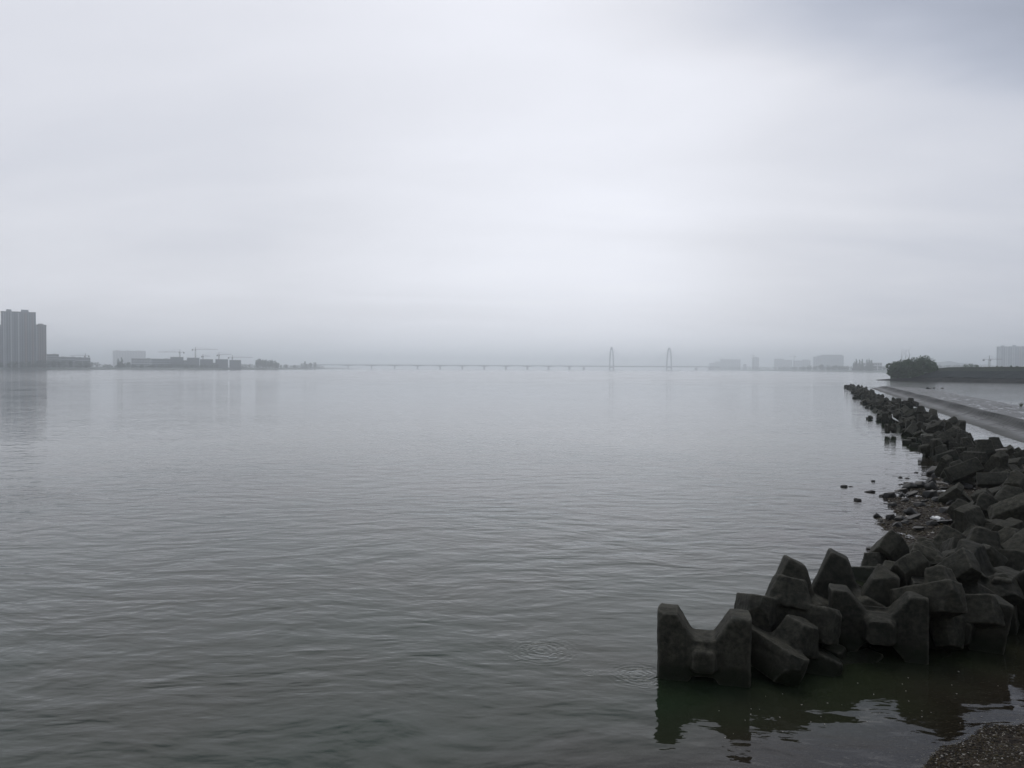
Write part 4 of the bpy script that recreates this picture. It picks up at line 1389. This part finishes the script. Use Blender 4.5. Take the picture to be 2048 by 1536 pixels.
SM = [stone_mesh(i, fl) for i, fl in enumerate([.75, .7, .6, .45, .3, .8, .55])]
STONES = [(1786, 996, 25, 0), (1805, 995, 15, 1), (1788, 1013, 17, 3), (1812, 1007, 15, 2), (1757, 1034, 14, 5), (1786, 1042, 19, 0), (1803, 1046, 20, 2), (1826, 1033, 27, 5),
          (1834, 1046, 33, 4), (1796, 1057, 18, 1), (1814, 1054, 17, 2), (1821, 978, 25, 2), (1843, 977, 26, 2), (1830, 993, 26, 4), (1869, 1000, 30, 0), (1868, 984, 28, 5), (1864, 969, 22, 1),
          (1843, 1019, 24, 3), (1741, 985, 19, 4), (1768, 993, 14, 3), (1718, 1002, 15, 3), (1748, 963, 8, 3), (1801, 956, 8, 2), (1815, 957.5, 9, 4), (1833, 946, 9, 4), (1769, 1051, 9, 3),
          (1859, 943, 6, 2), (1866, 937, 14, 1), (1890, 939, 21, 2), (1877, 951, 32, 2), (1880, 957, 23, 3), (1690, 974, 14, 3), (1764, 1044, 5, 2), (1805, 983, 24, 4), (1850, 1010, 15, 4),
          (1861, 1022, 12, 3), (1880, 1012, 22, 3), (1897, 1008, 18, 4), (1899, 1035, 26, 3), (1893, 1060, 30, 4), (1915, 1058, 26, 4), (1930, 1070, 26, 4), (1868, 1060, 22, 3), (1905, 1020, 20, 1),
          (1940, 1050, 24, 2), (1840, 1066, 22, 4), (1960, 1020, 22, 2), (1938, 985, 24, 3), (1905, 975, 20, 3), (1890, 985, 16, 4), (1760, 1170, 30, 3), (2032, 1150, 34, 2), (2044, 1168, 30, 3),
          (2036, 1182, 26, 4), (1745, 1100, 20, 4), (1778, 1115, 14, 3), (1990, 985, 20, 2), (1702, 974, 8, 4)]
STONES += [(1856, 777.5, 9, 5), (1862.5, 777, 4, 3), (1868, 777, 6, 1), (1885, 777, 6, 2)]
SHAPE = ['chunky', 'rounded', 'low', 'squat', 'flat slab-like', 'tall', 'wedge-shaped']


def near_word(px, py):
    if py < 800: return 'in the channel beyond the groyne'
    if px > 2020: return 'at the right edge by the pool'
    if py > 1090: return 'by the left foot of the near pile'
    if px < 1780: return 'alone in the water off the gravel'
    if py < 962: return 'where the gravel patch meets the block heap'
    if px < 1835: return 'at the water edge of the gravel patch' if py < 1025 else 'at the lower water edge of the gravel patch'
    if py < 1005: return 'on the upper part of the gravel patch'
    return 'on the gravel around the white scrap'


grp = {}
for q in STONES:
    size = 'big' if q[2] >= 24 else ('mid-sized' if q[2] >= 14 else 'small')
    grp.setdefault('%s %s dark stone %s' % (size, SHAPE[q[3]], near_word(q[0], q[1])), []).append(q)
for lab, qs in grp.items():
    qs.sort()
    for i, (px, py, w, k) in enumerate(qs):
        b = pix(px, py)
        wm = w / FPX * b.y
        sc = wm / 0.72
        gz = max(-.08 * sc, float(terrain_z(np.array([b.x]), np.array([b.y]))[0]))
        o = link('rubble_stone', SM[k], None, None, (b.x, b.y + .2 * sc, gz + .10 * sc), (R(rnd.uniform(-12, 12)), R(rnd.uniform(-12, 12)), R(rnd.uniform(-25, 25))))
        o.scale = (sc, sc * .9, sc * rnd.uniform(.85, 1.15))
        if len(qs) > 1:
            lab2 = lab + ', ' + {2: ['left one', 'right one'], 3: ['left one of three', 'middle one of three', 'right one of three']}.get(len(qs), ['leftmost', 'second from left', 'third from left', 'fourth from left', 'fifth from left', 'sixth from left', 'rightmost'])[min(i, 6)]
        else:
            lab2 = lab
        tag(o, lab2, 'stone', 'dark rubble stones along the gravel shore')

# ------------------------------------------------------------ loose gravel and shells (stuff)
def pebbles(name, label, pts, rmin, rmax, mat, seed):
    r = np.random.default_rng(seed)
    n = len(pts)
    c = np.array(pts)
    base = np.array([(1, 0, 0), (0, 1, 0), (-1, 0, 0), (0, -1, 0), (0, 0, .62), (0, 0, -.4), ])
    fac = np.array([(0, 1, 4), (1, 2, 4), (2, 3, 4), (3, 0, 4), (1, 0, 5), (2, 1, 5), (3, 2, 5), (0, 3, 5)])
    s = (rmin + (rmax - rmin) * r.random(n) ** 2.5)
    sx, sy = s * (0.8 + .5 * r.random(n)), s * (0.6 + .4 * r.random(n))
    a = r.random(n) * 6.28
    v = base[None] * (1 + r.normal(size=(n, 6, 1)) * .12)
    vx, vy = v[:, :, 0] * sx[:, None], v[:, :, 1] * sy[:, None]
    X = vx * np.cos(a)[:, None] - vy * np.sin(a)[:, None] + c[:, 0:1]
    Y = vx * np.sin(a)[:, None] + vy * np.cos(a)[:, None] + c[:, 1:2]
    Z = v[:, :, 2] * s[:, None] * .75 + c[:, 2:3]
    V = np.stack([X, Y, Z], 2).reshape(-1, 3)
    F = (fac[None] + (np.arange(n) * 6)[:, None, None]).reshape(-1, 3)
    me = bpy.data.meshes.new(name)
    me.vertices.add(len(V)); me.vertices.foreach_set('co', V.ravel())
    me.loops.add(F.size); me.loops.foreach_set('vertex_index', F.ravel())
    me.polygons.add(len(F)); me.polygons.foreach_set('loop_start', np.arange(0, F.size, 3)); me.polygons.foreach_set('loop_total', np.full(len(F), 3))
    at = me.attributes.new('tone', 'FLOAT', 'POINT')
    at.data.foreach_set('value', np.repeat(r.random(n), 6).astype(np.float32))
    me.update()
    return tag(link(name, me, mat), label, 'gravel', kind='stuff')


m, g = mat_new('pebbles')
at_ = g.n('ShaderNodeAttribute'); at_.attribute_name = 'tone'
col = g.ramp(at_.outputs['Fac'], [(0.0, (0.008, 0.007, 0.006)), (0.3, (0.024, 0.018, 0.011)), (0.5, (0.042, 0.028, 0.015)), (0.66, (0.052, 0.040, 0.009)), (0.80, (0.060, 0.050, 0.034)),
                                  (0.9, (0.10, 0.09, 0.07)), (0.96, (0.24, 0.22, 0.19)), (1.0, (0.5, 0.48, 0.44))])
p = g.n('ShaderNodeBsdfPrincipled', Base__Color=col, Roughness=0.55)
p.inputs['Specular IOR Level'].default_value = 0.2
g.n('ShaderNodeOutputMaterial', Surface=p.outputs[0])
M['pebble'] = m
r = np.random.default_rng(5)
n = 110000
t_ = r.uniform(-1.5, 8.0, n); s_ = r.uniform(-0.35, 3.6, n)
X = SH_P.x + t_ * 0.886 + s_ * SH_N.x; Y = SH_P.y + t_ * 0.464 + s_ * SH_N.y
Z = bed_z(X, Y)
ok = (Z > -.05)
pebbles('gravel', 'wet brown gravel and pale shell bits on the near shore', np.stack([X, Y, Z + .003], 1)[ok], .004, .024, M['pebble'], 1)
n = 26000
X = r.uniform(10, 26, n); Y = r.uniform(18, 42, n)
Z = bed_z(X, Y)
ok = (Z > -.06)
pebbles('gravel', 'dark wet gravel with pale specks on the patch among the blocks', np.stack([X, Y, Z + .006], 1)[ok], .015, .085, M['pebble'], 2)

# foam flecks and bits drifting in the pool (stuff)
mb = MB()
for i in range(46):
    px, py = rnd.uniform(1390, 2046), rnd.uniform(1330, 1480)
    b = pix(px, py, .006)
    if any((b.x - q[0]) ** 2 + (b.y - q[1]) ** 2 < .8 for q in placed): continue
    w = rnd.uniform(.004, .012)
    a = rnd.uniform(0, 3.14)
    MBx = Matrix.Translation((b.x, b.y, .004)) @ Matrix.Rotation(a, 4, 'Z')
    mb.box(-w, w, -w * .5, w * .5, 0, .005, MBx)
tag(mb.build('drift_flecks', M['paleboard']), 'pale flecks drifting on the calm pool before the blocks', 'flecks', kind='stuff')


# ------------------------------------------------------------ litter, stake, sticks
def scrap(px, py, zc, size, name, label, cat, mat, rz=0.0, tilt=0.0, group=None):
    b = pix(px, py, zc)
    bm = bmesh.new()
    bmesh.ops.create_grid(bm, x_segments=7, y_segments=4, size=.5)
    for v in bm.verts:
        v.co.x *= size[0]; v.co.y *= size[1]
        v.co.z = mnoise.noise(Vector((v.co.x * 9, v.co.y * 9, px))) * size[2] * 1.6
    res = bmesh.ops.extrude_face_region(bm, geom=bm.faces[:])
    for v in [e for e in res['geom'] if isinstance(e, bmesh.types.BMVert)]:
        v.co.z += size[2]
    bmesh.ops.recalc_face_normals(bm, faces=bm.faces)
    me = bpy.data.meshes.new(name); bm.to_mesh(me); bm.free()
    return tag(link(name, me, mat, None, (b.x, b.y, zc), (R(tilt), 0, R(rz))), label, cat, group)


def ground_z(px, py):
    b = pix(px, py, .2)
    return float(terrain_z(np.array([b.x]), np.array([b.y]))[0])


scrap(1875, 1038, ground_z(1875, 1038) + .05, (.34, .24, .05), 'plastic_scrap', 'white crumpled scrap lying on the gravel, the brightest and largest', 'litter', M['plastic'], 8)
scrap(1888, 1019, ground_z(1888, 1019) + .05, (.17, .10, .03), 'plastic_scrap', 'small pale scrap on the gravel above the bright white one', 'litter', M['plastic'], 30)
scrap(1885, 983, ground_z(1885, 983) + .12, (.34, .12, .03), 'plastic_scrap', 'pale strip among the stones at the top of the gravel patch', 'litter', M['plastic'], -5)
scrap(1918, 1013, ground_z(1918, 1013) + .08, (.10, .08, .03), 'plastic_scrap', 'tiny white scrap beside the dull half-buried block', 'litter', M['plastic'], 50)
scrap(1655, 1322, .03, (.10, .08, .03), 'plastic_scrap', 'small white scrap floating between the low block and the pile', 'litter', M['plastic'], 40)
scrap(1962, 1126, .95, (.12, .05, .03), 'plastic_scrap', 'small pale scrap wedged in the gap of the near pile', 'litter', M['plastic'], -50)


def stick(p0, p1, r_, label, mat='paleboard', name='driftwood_stick'):
    a, b = Vector(p0), Vector(p1)
    mid = a.lerp(b, .5) + Vector((0, 0, r_ * .8))
    mb = MB()
    mb.bar((0, 0, 0), mid - a, r_, r_ * .9, 6).bar(mid - a, b - a, r_ * .9, r_ * .6, 6)
    o = mb.build(name, M[mat], None, a)
    return tag(o, label, 'stick', 'pale sticks stranded among the blocks')


def zp(px, py, z):
    return pix(px, py, z)


stick(zp(1996, 993, 1.02), zp(2019, 998, 1.0), .035, 'pale stick lying along the edge of a block right of the gravel patch')
stick(zp(1874, 965, .32), zp(1896, 968, .32), .04, 'pale stick at the top of the gravel patch, under the big-nosed block')
stick(zp(1988, 901, .95), zp(2014, 898, 1.0), .04, 'pale stick lying across the rear row of blocks near the groyne')
stick(zp(1791, 983, .08), zp(1812, 977, .32), .035, 'pale stick propped on a stone at the water edge of the gravel')
st_b = pix(1797.5, 850, 0.0)
t = thing('wooden_stake', 'leaning weathered stake standing among the blocks behind the egret', 'stake', (st_b.x, st_b.y, -.4))
mb = MB().bar((0, 0, 0), (0.03, 0, 0.9), .055, .05, 7).bar((0.03, 0, 0.9), (0.05, 0, 1.5), .05, .03, 7)
mb.build('post', M['wood'], t)
tg = pix(2042, 813, .78)
t = thing('grass_tuft', 'dry grass tuft growing on the groyne top near the right edge', 'plant', (tg.x, tg.y, .70))
mb = MB()
for i in range(70):
    a = rnd.uniform(0, 6.28); l = rnd.uniform(.25, .6); s_ = rnd.uniform(.05, .35)
    mb.bar((rnd.uniform(-.08, .08), rnd.uniform(-.08, .08), 0), (math.cos(a) * s_, math.sin(a) * s_, l), .012, .004, 3)
mb.build('blades', M['reed'], t)

# ------------------------------------------------------------ birds
def skin_body(name, joints, edges, mat, parent, sub=2):
    me = bpy.data.meshes.new(name)
    me.from_pydata([j[:3] for j in joints], edges, [])
    o = bpy.data.objects.new(name, me); COL.objects.link(o)
    md = o.modifiers.new('s', 'SKIN')
    for v, j in zip(me.skin_vertices[0].data, joints):
        v.radius = (j[3], j[4] if len(j) > 4 else j[3])
    me.skin_vertices[0].data[0].use_root = True
    o.modifiers.new('u', 'SUBSURF').levels = sub
    dg = bpy.context.evaluated_depsgraph_get()
    me2 = bpy.data.meshes.new_from_object(o.evaluated_get(dg))
    bpy.data.objects.remove(o)
    me2.materials.clear()
    smooth(me2)
    return link(name, me2, mat, parent)


eb = min(strip, key=lambda q: (q['x'] - pix(1786, 871).x) ** 2 + (q['y'] - pix(1786, 871).y) ** 2)
bpy.context.view_layer.update()
top = max((eb['o'].matrix_world @ v.co for v in eb['o'].data.vertices), key=lambda v: v.z)
t = thing('egret', 'white egret with a long upright neck standing on a block at the water edge', 'bird', (top.x, top.y, top.z - .02), R(150))
skin_body('body', [(0, 0, .36, .075, .07), (.10, 0, .42, .07, .06), (.17, 0, .50, .035), (.15, 0, .60, .02), (.17, 0, .70, .018), (.22, 0, .745, .026), (-.12, 0, .29, .06, .05), (-.24, 0, .21, .03, .02), (-.31, 0, .17, .015, .01)],
          [(0, 1), (1, 2), (2, 3), (3, 4), (4, 5), (0, 6), (6, 7), (7, 8)], M['feather'], t)
MB().bar((.235, 0, .745), (.33, 0, .73), .010, .003, 6).build('bill', M['beak'], t)
for s_ in (-1, 1):
    MB().bar((-.01, s_ * .025, .30), (.02, s_ * .025, .16), .009, .006, 6).bar((.02, s_ * .025, .16), (0, s_ * .025, 0), .006, .006, 6).bar((0, s_ * .025, .006), (.06, s_ * .04, .004), .005, .003, 5).build('leg', M['beak'], t)
for (px, py, lab) in [(1725, 777, 'small dark bird perched on a block near the far tip, farther of two'), (1730.5, 781, 'small dark bird perched on a block near the far tip, nearer of two')]:
    w0 = pix(px, py + 4)
    q = min(strip, key=lambda q: (q['x'] - w0.x) ** 2 + (q['y'] - w0.y) ** 2)
    top = max((q['o'].matrix_world @ v.co for v in q['o'].data.vertices), key=lambda v: v.z)
    t = thing('dark_bird', lab, 'bird', (top.x, top.y, top.z - .01), R(40), 'small dark birds on the blocks')
    skin_body('body', [(0, 0, .20, .07), (.06, 0, .30, .05), (.09, 0, .38, .03), (.14, 0, .40, .022), (-.08, 0, .10, .05), (-.16, 0, .03, .02)], [(0, 1), (1, 2), (2, 3), (0, 4), (4, 5)], M['darkfeather'], t, 1)
    for s_ in (-1, 1):
        MB().bar((0, s_ * .02, .13), (0, s_ * .02, 0), .008, .006, 5).build('leg', M['beak'], t)


# ------------------------------------------------------------ haze
mb = MB().box(-9300, 9300, -9300, 9300, -4.0, 128.0)
m, g = mat_new('haze')
v = g.n('ShaderNodeVolumePrincipled', Density=HAZE_D, Anisotropy=0.82)
v.inputs['Color'].default_value = (0.93, 0.975, 1.0, 1)
g.n('ShaderNodeOutputMaterial', Volume=v.outputs[0])
tag(mb.build('haze', m), 'pale river haze', 'haze', kind='stuff')
